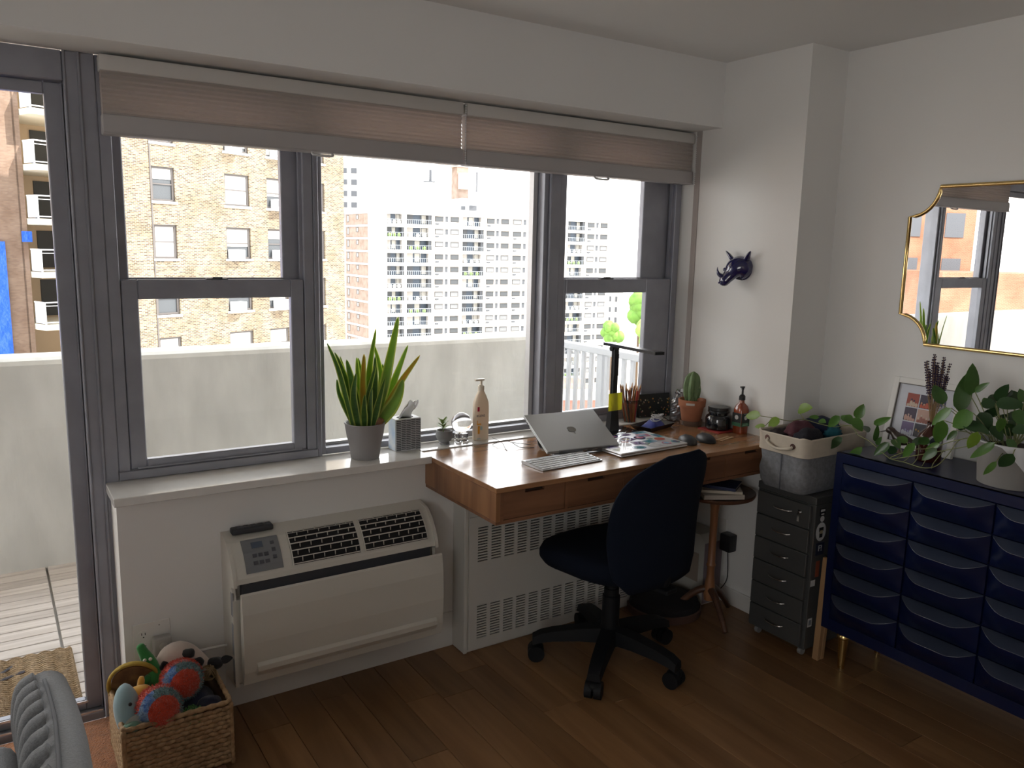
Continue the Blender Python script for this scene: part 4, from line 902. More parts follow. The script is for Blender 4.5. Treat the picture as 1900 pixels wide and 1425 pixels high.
# crystal ball on clear block
t = thing('crystal_ball', 'clear crystal ball on a clear block stand on the sill', 'crystal ball', (.213, .158, SZ))
CG = mat('crystal', (.98, .98, 1), .01, trans=1, ior=1.47)
b = NB(); ball(b, (.213, .158, SZ + .077), .0415, 40, 24); obj('ball', b, CG, t, smooth=True)
b = NB(); box(b, .188, .206, .145, .172, SZ, SZ + .035, .002); box(b, .212, .240, .145, .172, SZ, SZ + .032, .002); obj('stand', b, CG, t)
# lotion bottle
t = thing('lotion_bottle', 'tall cream pump lotion bottle on the sill', 'bottle', (.298, .150, SZ))
LB_ = transluc(mat('lotion_plastic', (.78, .70, .58), .35, sss=.1), (.8, .65, .5), .25)
def oval(cx, cy, z, a, c, n=24): return [(cx + a * math.copysign(abs(math.cos(2 * PI * j / n)) ** .8, math.cos(2 * PI * j / n)), cy + c * math.copysign(abs(math.sin(2 * PI * j / n)) ** .8, math.sin(2 * PI * j / n)), z) for j in range(n)]
b = NB(); loft(b, [oval(.298, .15, SZ + z, a, c) for z, a, c in ((0, .030, .019), (.004, .0345, .021), (.14, .0345, .021), (.155, .033, .020), (.185, .021, .015), (.200, .0115, .0115), (.206, .011, .011))]); obj('body', b, LB_, t, smooth='auto')
b = NB(); lathe(b, [(.013, .204), (.013, .222), (.009, .226), (.005, .228), (.005, .242), (.007, .246)], (.298, .15, SZ), 20); loft(b, [[(.298 + x_, .15 + y_, SZ + z_) for x_, y_ in ((-.028, -.005), (.010, -.008), (.014, 0), (.010, .008), (-.028, .005))] for z_ in (.243, .2505)]); obj('pump', b, mat('pump_cream', (.75, .68, .56), .35), t, smooth='auto')
b = NB(); box(b, .270, .279, .1275, .1285, SZ + .122, SZ + .140); lb = obj('label_mark', b, mat('label_crimson', (.45, .01, .06), .4), t)
text('label_lettering', 'RGENS', .013, mat('label_navy', (.03, .04, .10), .5), Matrix.Translation((.285, .1272, SZ + .103)) @ Matrix.Rotation(rad(90), 4, 'X'), t)
b = NB(); box(b, .272, .281, .1272, .1282, SZ + .03, SZ + .062); box(b, .268, .287, .1272, .1282, SZ + .066, SZ + .072); box(b, .268, .271, .1272, .1282, SZ + .072, SZ + .085); obj('label_print', b, mat('label_orange', (.75, .36, .04), .5), t)
b = NB(); box(b, .284, .293, .1272, .1282, SZ + .045, SZ + .06); box(b, .268, .284, .1272, .1282, SZ + .008, SZ + .011); obj('label_print', b, mat('label_teal', (.4, .55, .55), .5), t)
# cables beside the stand
b = NB()
tube(b, smoothpts([(.30, .06, DZ + .002), (.335, .03, DZ + .02), (.37, .01, DZ + .012), (.43, -.02, DZ + .004)]), .0012, 5); tube(b, smoothpts([(.31, .08, DZ + .025), (.33, .04, DZ + .012), (.31, -.02, DZ + .002), (.30, -.05, DZ + .002)]), .001, 5)
tube(b, smoothpts([(.35, -.01, DZ + .018), (.37, -.04, DZ + .004), (.42, -.06, DZ + .002)]), .0012, 5)
obj('cable', b, BLACK, label='thin dark charging cables looping beside the laptop stand', cat='cable', base=(.35, 0, DZ))
# laptop on stand
t = thing('laptop_stand', 'bent grey aluminium stand holding the closed laptop', 'laptop stand', (.56, -.12, DZ))
SG = mat('stand_grey', (.30, .31, .32), .35, .7)
yw, tl = -.108, .475
u = Vector((math.cos(yw), math.sin(yw), 0)); v = Vector((-math.sin(yw) * math.cos(tl), math.cos(yw) * math.cos(tl), math.sin(tl))); n_ = u.cross(v)
o_ = Vector((.54, -.226, .828)); MLP = Matrix(((u.x, v.x, n_.x, o_.x), (u.y, v.y, n_.y, o_.y), (u.z, v.z, n_.z, o_.z), (0, 0, 0, 1)))
vh = Vector((-math.sin(yw), math.cos(yw), 0)); MH = Matrix(((u.x, vh.x, 0, o_.x), (u.y, vh.y, 0, o_.y), (0, 0, 1, 0), (0, 0, 0, 1)))
b = NB(); box(b, -.12, .12, .0, .215, -.0165, -.0125, .001, M=MLP); box(b, -.115, .115, -.006, -.001, -.0165, .006, .001, M=MLP)
tp = [(.193, DZ + .108), (.205, DZ + .095), (.16, DZ + .03), (.15, DZ + .012), (.135, DZ + .004), (.0, DZ + .004), (.0, DZ + .0005), (.137, DZ + .0005), (.155, DZ + .008), (.166, DZ + .028), (.212, DZ + .098), (.197, DZ + .113)]
prism(b, tp, -.12, .12, 'X', M=MH)
obj('stand_body', b, SG, t)
t = thing('laptop', 'closed silver laptop with a dark emblem, propped on the grey stand', 'laptop', tuple(o_))
LS = mat('laptop_silver', (.50, .51, .515), .38, .45)
b = NB(); box(b, -.1625, .1625, 0, .225, -.012, -.0062, .0025, seg=2, M=MLP); obj('base_case', b, LS, t)
b = NB(); box(b, -.1625, .1625, 0, .225, -.0055, .0005, .0022, seg=2, M=MLP); obj('lid', b, LS, t)
AP = []
for i in range(28):
    a = 2 * PI * i / 28; r0 = .0135 * (1 + .10 * math.cos(2 * a) - .12 * math.exp(-((a - PI * 1.5) / .25) ** 2) - .06 * math.exp(-((a - PI * .5) / .22) ** 2)); xx, yy = r0 * math.cos(a), r0 * math.sin(a)
    dd = math.hypot(xx + .0165, yy - .001)
    if dd < .0062: s_ = .0062 / dd; xx, yy = -.0165 + (xx + .0165) * s_, .001 + (yy - .001) * s_
    AP.append((xx, yy))
b = NB(); prism(b, AP, .0006, .0010, 'Z', M=MLP @ Matrix.Translation((0, .115, 0)) @ Matrix.Scale(1.35, 4)); prism(b, [(0, -.0155), (.002, -.0185), (.0055, -.020), (.0050, -.0175), (.0025, -.0155)], .0006, .0010, 'Z', M=MLP @ Matrix.Translation((0, .115, 0)) @ Matrix.Scale(1.35, 4)); obj('emblem', b, mat('emblem_dark', (.20, .19, .17), .3, .4), t)
for k in range(3):
    b = NB(); box(b, -.1632, -.1624, .165 + k * .016, .174 + k * .016, -.0105, -.0075, M=MLP); obj('port', b, DARK, t)
b = NB(); box(b, -.012, .012, -.0065, -.0004, -.012, -.002, .001, M=MLP); box(b, .035, .06, -.0065, -.0004, -.012, -.003, .001, M=MLP); obj('hinge_notch', b, mat('notch', (.55, .55, .55), .2, .8), t)
# keyboard
KM = Matrix.Translation((.3923, -.3508, DZ)) @ Matrix.Rotation(.05, 4, 'Z')
t = thing('keyboard', 'slim silver keyboard with white keys in front of the laptop', 'keyboard', M=KM, world=False)
b = NB(); prism(b, [(0, .001), (0, .005), (.108, .013), (.125, .013), (.128, .008), (.125, .001)], -.141, .141, 'X'); obj('keyboard_case', b, ALU, t)
b = NB()
for r_ in range(6):
    y = .005 + r_ * .0187; hgt = .0155 if r_ < 5 else .009; z = .0055 + y * .0735; cols_ = 14 if r_ else 11; xx = -.1375
    ws = [.0195] * 14 if r_ else [.019, .019, .019, .024, .092, .024, .019, .019, .019, .019]
    tot = sum(ws); 
    for w_ in ws:
        w2_ = w_ * .275 / tot; box(b, xx + .0012, xx + w2_ - .0012, y, y + hgt, z, z + .002, .0004); xx += w2_
obj('keys', b, mat('key_white', (.62, .63, .64), .4), t, kind='stuff')
# sticker laptop
SMX = Matrix.Translation((.80, -.216, DZ)) @ Matrix.Rotation(.03, 4, 'Z')
t = thing('laptop', 'closed silver laptop covered in colourful stickers, flat on the desk', 'laptop', M=SMX, world=False)
b = NB(); box(b, -.18, .18, -.125, .125, .001, .009, .004, seg=2); obj('base_case', b, ALUW, t)
b = NB(); box(b, -.18, .18, -.125, .125, .0095, .017, .003, seg=2); obj('lid', b, ALUW, t)
cs = [('sky', (.35, .55, .75)), ('violet', (.16, .12, .35)), ('rose', (.65, .25, .35)), ('white', (.75, .76, .78)), ('teal', (.05, .30, .34)), ('green', (.25, .45, .25)), ('navy', (.05, .07, .22)), ('cream', (.7, .65, .5)), ('coral', (.6, .15, .1)), ('lilac', (.5, .45, .65))]
cs = [(n, mat('sticker_' + n + '_gloss', c, .12, coat=.5)) for n, c in cs]
SL = [(-.13, -.08, .07, .05, 3, 0, 5), (-.05, -.085, .06, .045, 0, 1, -10), (.03, -.09, .055, .045, 3, 0, 12), (.10, -.085, .04, .04, 2, 1, 0), (.15, -.085, .035, .04, 4, 1, 0), (-.14, -.02, .05, .055, 9, 0, -8), (-.07, -.025, .06, .05, 3, 1, 20), (-.005, -.03, .05, .05, 9, 0, -15), (.06, -.03, .055, .04, 0, 0, 8), (.125, -.02, .045, .045, 8, 1, 0), (.16, .03, .03, .05, 4, 0, 0),
      (-.13, .05, .07, .06, 3, 0, 10), (-.06, .045, .05, .05, 1, 1, 0), (0, .04, .06, .055, 1, 0, 14), (.065, .035, .05, .05, 6, 1, 0), (.11, .06, .06, .04, 2, 0, -12), (-.1, .1, .06, .03, 7, 0, 0), (-.02, .1, .07, .035, 6, 0, 5), (.05, .1, .05, .03, 9, 1, 0), (.13, .105, .06, .03, 0, 0, 0), (.02, -.055, .03, .02, 5, 0, 30), (-.04, .01, .03, .02, 8, 0, -30), (.09, .0, .025, .02, 5, 0, 0)]
for i, (xx, yy, w_, h_, c, rd, an) in enumerate(SL):
    Ms = Matrix.Translation((xx, yy, .0172 + (i % 5) * .00022)) @ Matrix.Rotation(rad(an), 4, 'Z'); b = NB()
    if rd: lathe(b, [(.0005, 0), (w_ * .5, 0), (w_ * .5, .0002), (.0005, .0002)], n=20, M=Ms, sy=h_ / w_)
    else: box(b, -w_ / 2, w_ / 2, -h_ / 2, h_ / 2, 0, .0002, M=Ms)
    s = obj('sticker', b, cs[c][1], t)
    b = NB(); c2 = (c * 3 + 4) % 10
    if rd: lathe(b, [(.0005, .00025), (w_ * .34, .00025), (w_ * .34, .0004), (.0005, .0004)], n=16, M=Ms, sy=h_ / w_)
    else: box(b, -w_ * .32, w_ * .2, -h_ * .25, h_ * .3, .00025, .0004, M=Ms)
    obj('sticker_print', b, cs[c2][1], s)
# desk lamp
t = thing('desk_lamp', 'slim black folding desk lamp by the right window', 'lamp', (.90, .0, DZ))
b = NB(); box(b, .80, .965, -.075, .045, DZ, DZ + .014, .004, seg=2); obj('base', b, mat('gloss_black', (.01, .01, .012), .08, coat=.6), t, smooth='auto')
b = NB(); loft(b, [[(.868 + dx_ * w_, .0 + dy_ * d_, z) for dx_, dy_ in ((-1, -1), (1, -1), (1, 1), (-1, 1))] for z, w_, d_ in ((DZ + .014, .026, .016), (DZ + .10, .019, .012), (DZ + .118, .016, .012))]); obj('phone_rest', b, BLACK, t)
b = NB(); box(b, .854, .883, -.008, .010, DZ + .11, 1.172, .003); box(b, .856, .881, -.0105, -.008, DZ + .25, 1.15, .001); obj('lamp_column', b, mat('satin_black', (.018, .018, .02), .3, .3), t)
hd0 = Vector((.838, .045, 1.19)); hd1 = Vector((.775, -.34, 1.196)); dd = (hd1 - hd0).normalized(); ss = Vector((dd.y, -dd.x, 0)).normalized() * -1
b = NB(); 
if ss.x < 0: ss = -ss
wq = .042
loft(b, [[p + ss * -.0 + Vector((0, 0, -.006)), p + ss * wq + Vector((0, 0, -.006)), p + ss * wq + Vector((0, 0, .006)), p + Vector((0, 0, .006))] for p in (hd0, hd1)]); obj('lamp_head', b, mat('satin_black', (.018, .018, .02), .3, .3), t)
b = NB(); cyl(b, (.85, .008, 1.172), (.887, .008, 1.172), .011, n=12); obj('hinge', b, BLACK, t)
b = NB(); M_ = Matrix.Translation((.8685, -.0125, .945)) @ Matrix.Rotation(rad(-1), 4, 'Y')
box(b, -.037, .037, -.0008, .0002, -.038, .038, M=M_)
obj('sticky_note', b, transluc(mat('note_yellow', (.72, .68, .08), .8), (.8, .78, .1), .5), label='yellow sticky note stuck on the lamp column', cat='sticky note', base=(.8685, -.0125, .945))
# pencils in a glass jar
JX, JY = 1.085, .135
t = thing('glass_jar', 'clear glass jar full of brown pencils', 'jar', (JX, JY, DZ))
CLG = glassmat('clear_jar', (.93, .95, .95), 1.5)
b = NB(); lathe(b, [(.001, .004), (.028, .004), (.037, .098), (.0395, .100), (.040, .106), (.0375, .107), (.037, .101), (.031, .0), (.001, .0)], (JX, JY, DZ), 28, cap=False); obj('jar_body', b, CLG, t, smooth='auto')
b = NB(); lathe(b, [(.0375, .094), (.0405, .094), (.0412, .100), (.0405, .107), (.0375, .107), (.0372, .1)], (JX, JY, DZ), 28, cap=False); obj('rim', b, glassmat('rim_glass', (.72, .76, .78), 1.6), t, smooth='auto')
pc = [mat('pencil_brown', (.30, .10, .045), .45), mat('pencil_amber', (.45, .20, .06), .45), mat('pencil_red', (.40, .03, .04), .35), mat('pencil_dark', (.05, .05, .06), .4), mat('pencil_green', (.10, .16, .10), .4)]
PW2 = mat('pencil_wood', (.60, .38, .2), .7)
for i in range(26):
    a = i * 2.399; r0 = .004 + .021 * math.sqrt((i + .5) / 26); r1 = .012 + .050 * math.sqrt((i + .5) / 26)
    p0 = Vector((JX + r0 * math.cos(a + .4), JY + r0 * math.sin(a + .4), DZ + .005)); p1 = Vector((JX + r1 * math.cos(a), JY + r1 * .55 * math.sin(a), DZ + .146 + .022 * random.random())); p2 = p0.lerp(p1, 1.11)
    c = [0, 1, 0, 3, 0, 2, 1, 0, 4][i % 9]
    tt = thing('pencil', 'sharpened pencil standing point up among the others in the glass jar', 'pencil', tuple(p0), group='pencils in the glass jar')
    b = NB(); cyl(b, p0, p1, .0034, n=6); obj('shaft', b, pc[c], tt)
    b = NB(); cyl(b, p1, p2, .0034, .0004, n=6); obj('point', b, PW2, tt)
# floral notebook leaning at the window
MN = Matrix.Translation((1.275, .150, DZ)) @ Matrix.Rotation(rad(-8), 4, 'Z') @ Matrix.Rotation(rad(-9), 4, 'X')
t = thing('floral_box', 'black box printed with small flowers leaning behind the pencil jar', 'box', M=MN, world=False)
b = NB(); box(b, -.105, .075, 0, .028, 0.005, .115, .002); obj('box_body', b, mat('floral_black', (.015, .02, .02), .35), t)
fc = [mat('petal_ivory', (.55, .48, .36), .6), mat('petal_ochre', (.55, .28, .06), .6), mat('petal_sage', (.12, .16, .09), .6), mat('petal_rose', (.4, .16, .12), .6)]
rr = random.Random(5)
for i in range(46):
    xx, zz = rr.uniform(-.10, .07), rr.uniform(.008, .092); s_ = rr.uniform(.0022, .0048); b = NB()
    lathe(b, [(.0003, 0)] + [(s_, 0), (s_, .0006), (.0003, .0006)], n=7, M=Matrix.Translation((xx, -.0004, zz)) @ Matrix.Rotation(rad(90), 4, 'X')); obj('printed_flower', b, fc[i % 4], t)
# faceted silver-capped bottle
t = thing('crystal_bottle', 'tall crumpled clear wrapped bottle in front of the floral box corner', 'bottle', (1.315, .07, DZ))
b = NB(); R = []
for k in range(15):
    z = k / 14; rr_ = .030 * (1 - .25 * z) * (1 - max(0, z - .7) * 1.9)
    R.append([(1.315 + math.cos(2 * PI * j / 14) * rr_ * (1 + .13 * math.sin(j * 2.6 + k * 1.7)), .07 + math.sin(2 * PI * j / 14) * rr_ * (1 + .13 * math.sin(j * 2.6 + k * 1.7)), DZ + .002 + .125 * z) for j in range(14)])
loft(b, R); obj('wrapped_body', b, mat('crinkle_clear', (.30, .31, .33), .08, .55), t)
b = NB(); ball(b, (1.322, .066, DZ + .135), (.02, .014, .014), 10, 6, disp=lambda d: .35 * math.sin(7 * d.x + 5 * d.z)); obj('crumpled_top', b, mat('foil', (.6, .6, .62), .12, .9), t)
# black tray with pouch and cable
MT = Matrix.Translation((1.10, -.005, DZ)) @ Matrix.Rotation(rad(14), 4, 'Z')
t = thing('desk_tray', 'shallow black tray with flared corners beside the lamp', 'tray', M=MT, world=False)
b = NB()
R = [[(-.10 * a_, -.055 * a_, z_), (.10 * a_, -.055 * a_, z_), (.10 * a_, .055 * a_, z_), (-.10 * a_, .055 * a_, z_)] for a_, z_ in ((.8, 0.0005), (1.0, .020), (.97, .020), (.78, .004))]
loft(b, R, cap=True); obj('tray_body', b, mat('tray_black', (.010, .011, .016), .3), t)
b = NB(); grid(b, 14, 10, lambda u, v: (MT @ Vector((-.04 + .10 * u, -.038 + .076 * v, .006 + .034 * math.sin(PI * u) ** .6 * math.sin(PI * v) ** .6 + .004 * math.sin(u * 11) * math.sin(v * 7)))))
obj('pouch', b, mat('pouch_blue', (.015, .03, .22), .7, sheen=.3), smooth=True, label='royal blue soft pouch lying in the black tray', cat='pouch', base=tuple(MT @ Vector((0, 0, .006))))
b = NB(); pts = []
for i in range(150):
    a = i * .36; q = i / 150; pts.append(MT @ Vector((.01 + (.034 + .006 * math.sin(i * .11)) * math.cos(a) + .01 * math.sin(q * 7), -.012 + (.020 + .004 * math.cos(i * .2)) * math.sin(a) * .8, .048 + .012 * math.sin(a * .5 + q * 9))))
tube(b, pts, .0013, 6); obj('white_cable', b, mat('cable_white', (.72, .73, .75), .4), smooth=True, label='coiled thin white cable on the blue pouch', cat='cable', base=tuple(MT @ Vector((0, 0, .05))))
b = NB(); tube(b, smoothpts([(1.20, .02, DZ + .003), (1.21, .055, DZ + .02), (1.235, .07, DZ + .022), (1.262, .055, DZ + .004), (1.29, .04, DZ + .003)]), .002, 6); obj('black_cable', b, BLACK, smooth=True, label='black cable arching between the tray and the terracotta pot', cat='cable', base=(1.235, .05, DZ))
# cactus in terracotta
CP = (1.305, -.035, DZ)
t = thing('potted_cactus', 'ridged green cactus in a terracotta pot', 'plant', CP)
TC = mat('terracotta', (.42, .165, .085), .85, noise=(25, .18))
b = NB(); lathe(b, [(.001, .006), (.040, .006), (.0545, .088), (.060, .088), (.062, .119), (.056, .119), (.054, .100), (.001, .100)], CP, 36, cap=False); obj('pot', b, TC, t, smooth='auto')
b = NB(); lathe(b, [(.001, .0), (.047, .0), (.052, .024), (.050, .024), (.045, .004), (.001, .004)], CP, 32, cap=False); obj('saucer', b, mat('clear_saucer', (.42, .30, .24), .15, trans=.6), t, smooth='auto')
b = NB(); lathe(b, [(.001, .103), (.053, .103)], CP, 20, cap=False); obj('soil', b, SOIL, t)
b = NB(); a0 = math.atan2(-2.59 - CP[1], -1.35 - CP[0])
R = []
for k in range(7):
    a = a0 - .42 + .62 * k / 6; R.append([(CP[0] + r_ * math.cos(a), CP[1] + r_ * math.sin(a), DZ + z_) for r_, z_ in ((.0625, .108), (.0622, .098), (.0612, .098), (.0612, .108))])
loft(b, R); obj('paper_label', b, mat('paper_label', (.55, .54, .5), .7), t)
def cactus(name, c, H, r, ribs, lean, prof):
    b = NB(); R = []; n = ribs * 6; m_ = 16
    for k in range(m_ + 1):
        z = k / m_; rr_ = r * prof(z); R.append([(c[0] + lean * z * z * H + math.cos(2 * PI * j / n) * rr_ * (.58 + .42 * abs(math.cos(PI * j / 6)) ** 1.3), c[1] + math.sin(2 * PI * j / n) * rr_ * (.58 + .42 * abs(math.cos(PI * j / 6)) ** 1.3), c[2] + z * H) for j in range(n)])
    loft(b, R); return obj(name, b, mat('cactus_green', (.15, .23, .095), .6, noise=(30, .35), bump=(150, .3, .003)), t, smooth='auto')
cactus('cactus_stem', (1.298, -.035, DZ + .10), .145, .034, 5, .05, lambda z: (.62 + .55 * math.sin(PI * min(1, z * .95)) ** .8) * (1 if z < .8 else math.sqrt(max(.01, 1 - ((z - .8) / .2) ** 2))))
cactus('cactus_arm', (1.318, -.052, DZ + .125), .085, .017, 4, -.05, lambda z: .25 + .85 * math.sin(PI * (z * .85 + .12)))
cactus('cactus_arm', (1.285, -.05, DZ + .09), .062, .020, 4, 0, lambda z: (.9 - .45 * z))
# black jar on a red coaster
JP = (1.337, -.168, DZ)
b = NB(); box(b, 1.272, 1.400, -.232, -.11, DZ, DZ + .005, .001, M=Matrix.Translation((1.336, -.17, 0)) @ Matrix.Rotation(rad(0), 4, 'Z') @ Matrix.Translation((-1.336, .17, 0))); obj('coaster', b, mat('coaster_red', (.35, .035, .03), .6), label='square red coaster under the black jar', cat='coaster', base=(1.336, -.17, DZ))
t = thing('candle_jar', 'wide glossy black lidded jar against the wall', 'jar', (JP[0], JP[1], DZ + .005))
JB = mat('jar_black', (.008, .010, .014), .06, coat=.7)
b = NB(); lathe(b, [(.001, 0), (.050, 0), (.056, .006), (.057, .048), (.052, .060), (.043, .066), (.043, .075)], (JP[0], JP[1], DZ + .0052), 36, cap=False); obj('jar_body', b, JB, t, smooth='auto')
b = NB(); lathe(b, [(.046, .074), (.048, .077), (.0475, .082), (.0455, .084), (.0475, .087), (.047, .097), (.0445, .0995), (.001, .1)], (JP[0], JP[1], DZ + .005), 36, cap=False); obj('lid', b, mat('jar_lid', (.03, .033, .036), .22, .3), t, smooth='auto')
# brown soap bottle
SP = (1.374, -.262, DZ)
t = thing('soap_bottle', 'amber brown soap bottle with a black pump against the wall', 'bottle', SP)
def sq(z, a, e=.45, n=24): return [(SP[0] + a * math.copysign(abs(math.cos(2 * PI * j / n)) ** e, math.cos(2 * PI * j / n)), SP[1] + a * math.copysign(abs(math.sin(2 * PI * j / n)) ** e, math.sin(2 * PI * j / n)), DZ + z) for j in range(n)]
b = NB(); loft(b, [sq(.0, .0235), sq(.004, .0262), sq(.105, .0262), sq(.122, .022, .6), sq(.135, .012, 1), sq(.150, .0105, 1)]); obj('bottle_body', b, mat('amber_glass', (.28, .055, .018), .08, coat=.5, noise=(20, .3)), t, smooth='auto')
b = NB(); lathe(b, [(.0135, .147), (.0135, .164), (.009, .170), (.0045, .172), (.004, .192), (.006, .194), (.006, .200), (.004, .204)], SP, 16); box(b, SP[0] - .012, SP[0] + .008, SP[1] - .006, SP[1] + .006, DZ + .201, DZ + .207, .001); obj('pump', b, BLACK, t, smooth='auto')
FD = Vector((-1.35 - SP[0], 0, 0)).normalized()
b = NB(); box(b, SP[0] - .0272, SP[0] - .0262, SP[1] - .024, SP[1] + .024, DZ + .05, DZ + .092); box(b, SP[0] - .024, SP[0] + .024, SP[1] - .0272, SP[1] - .0262, DZ + .05, DZ + .092); lb = obj('label', b, mat('label_black', (.01, .012, .012), .4), t)
b = NB(); box(b, SP[0] - .0278, SP[0] - .0272, SP[1] - .024, SP[1] + .024, DZ + .034, DZ + .05); box(b, SP[0] - .024, SP[0] + .024, SP[1] - .0278, SP[1] - .0262, DZ + .034, DZ + .05); obj('label_band', b, mat('label_green', (.02, .11, .05), .4), t)
b = NB(); lathe(b, [(.003, 0), (.010, 0), (.010, .0006), (.003, .0006)], n=14, M=Matrix.Translation((SP[0], SP[1] - .0273, DZ + .073)) @ Matrix.Rotation(rad(90), 4, 'X')); box(b, SP[0] - .012, SP[0] + .012, SP[1] - .0279, SP[1] - .0272, DZ + .088, DZ + .0905); lathe(b, [(.003, 0), (.010, 0), (.010, .0006), (.003, .0006)], n=14, M=Matrix.Translation((SP[0] - .0273, SP[1], DZ + .073)) @ Matrix.Rotation(rad(-90), 4, 'Y')); obj('label_art', b, mat('label_silver', (.5, .5, .48), .4), t)
b = NB(); box(b, SP[0] - .018, SP[0] + .018, SP[1] - .0284, SP[1] - .0278, DZ + .039, DZ + .041); box(b, SP[0] - .014, SP[0] + .014, SP[1] - .0284, SP[1] - .0278, DZ + .044, DZ + .046); obj('label_lines', b, mat('label_line', (.25, .4, .3), .5), t)
# two black mice and small wood rule
for i, (mx, my, an, lab) in enumerate(((1.035, -.283, 65, 'glossy black computer mouse beside the stickered laptop, left of the pair'), (1.125, -.298, 72, 'glossy black computer mouse, right of the pair on the desk'))):
    Mm = Matrix.Translation((mx, my, DZ)) @ Matrix.Rotation(rad(an), 4, 'Z'); t = thing('computer_mouse', lab, 'mouse', M=Mm, world=False, group='two black mice on the desk')
    b = NB(); ball(b, (0, 0, .004), (.060, .036, .028), 24, 12); bmesh.ops.bisect_plane(b, geom=b.verts[:] + b.edges[:] + b.faces[:], plane_co=(0, 0, .001), plane_no=(0, 0, -1), clear_outer=True); bmesh.ops.holes_fill(b, edges=[e for e in b.edges if e.is_boundary]); obj('mouse_shell', b, mat('mouse_black', (.010, .011, .015), .45), t, smooth='auto')
    b = NB(); box(b, .018, .036, -.003, .003, .022, .0285, .001); obj('scroll_wheel', b, mat('wheel_grey', (.1, .1, .1), .4), t)
t = thing('wooden_rule', 'short pale wooden strip lying right of the black mice', 'wood strip', (1.215, -.315, DZ))
for k in (0, 1):
    b = NB(); box(b, 1.17, 1.275, -.335 + k * .018, -.322 + k * .018, DZ, DZ + .004, .0005, M=Matrix.Translation((1.2, -.32, 0)) @ Matrix.Rotation(.25, 4, 'Z') @ Matrix.Translation((-1.2, .32, 0))); obj('strip', b, mat('strip_wood', (.45, .28, .15), .4), t)
# ================================================================== WALLS, RIGHT SIDE, UNDER THE DESK
# rhinoceros head on the column wall
RX = Matrix.Translation((XR, -.190, 1.515)) @ Matrix.Diagonal((.86, 1.04, .98, 1))
t = thing('rhino_head', 'small glossy cobalt rhinoceros head mounted on the white wall', 'wall ornament', M=RX, world=False)
CB = mat('cobalt_glaze', (.008, .008, .075), .06, coat=1)
# local: x out of wall is -x; head looks toward -x and -z, slightly +y
b = NB(); tube(b, smoothpts([(0, 0, 0.0), (-.02, .002, .005), (-.045, .012, -.002), (-.066, .024, -.03), (-.085, .036, -.055), (-.098, .044, -.068)], 4), [.052, .054, .055, .056, .056, .055, .053, .050, .047, .043, .038, .033, .030, .028, .0265, .026, .025, .023, .019, .014, .008], 20, sq=.95); obj('head', b, CB, t, smooth=True)
b = NB(); tube(b, smoothpts([(-.088, .034, -.038), (-.104, .050, -.026), (-.110, .056, -.008), (-.108, .058, .006)], 4), [.013, .012, .011, .010, .009, .008, .0065, .005, .004, .003, .002, .0015, .001], 10); obj('horn', b, CB, t, smooth=True)
b = NB(); tube(b, smoothpts([(-.064, .022, -.008), (-.074, .030, .0), (-.078, .034, .012)], 4), [.009, .008, .007, .006, .005, .004, .003, .002, .001], 8); obj('horn', b, CB, t, smooth=True)
for yy, up_, nm in ((.040, 1, 0), (-.035, 1, 0)):
    b = NB(); tube(b, smoothpts([(-.028, yy * .9, .035), (-.034, yy * 1.3, .058), (-.040, yy * 1.75, .078)], 4), [.013, .015, .016, .015, .013, .011, .008, .005, .002], 10, sq=.6); obj('ear', b, CB, t, smooth=True)
for yy in (.05, -.02):
    b = NB(); ball(b, (-.064, yy, -.004), .009, 12, 8); obj('eye', b, CB, t, smooth=True)
b = NB(); cyl(b, (-.095, .05, -.062), (-.101, .053, -.063), .004, n=8); cyl(b, (-.100, .035, -.066), (-.106, .037, -.067), .004, n=8); obj('nostril', b, mat('nostril', (.02, .02, .1), .3), t)
b = NB(); cyl(b, (0, 0, 0), (-.006, 0, 0), .05, n=24); obj('mount', b, CB, t)
b = NB(); cyl(b, (-.002, -.035, .072), (-.012, -.035, .074), .002, n=8); obj('nail', b, BRASS, t)
# mirror
MY0, MY1, MZ0, MZ1, rc = -.795, -2.10, 1.255, 1.84, .108
out_ = []
def arc(cy_, cz_, a0, a1, r): return [(cy_ + r * math.cos(rad(a0 + (a1 - a0) * i / 8)), cz_ + r * math.sin(rad(a0 + (a1 - a0) * i / 8))) for i in range(9)]
out_ += arc(MY0, MZ1, 270, 180, rc) ; out_ = [(y, z) for y, z in out_]
P_ = arc(MY0, MZ1, 270, 180, rc) + arc(MY1, MZ1, 0, -90, rc) + arc(MY1, MZ0, 90, 0, rc) + arc(MY0, MZ0, 180, 90, rc)
t = thing('wall_mirror', 'wide wall mirror with scalloped corners in a thin brass frame', 'mirror', (XW, -1.45, 1.55))
b = NB(); prism(b, P_, XW - .012, XW - .0005, 'X'); obj('mirror_glass', b, mat('mirror_silver', (.93, .94, .94), .0, 1), t)
b = NB(); tube(b, [(XW - .013, y, z) for y, z in P_], .007, 8, closed=True); obj('mirror_frame', b, BRASS, t, smooth=True)
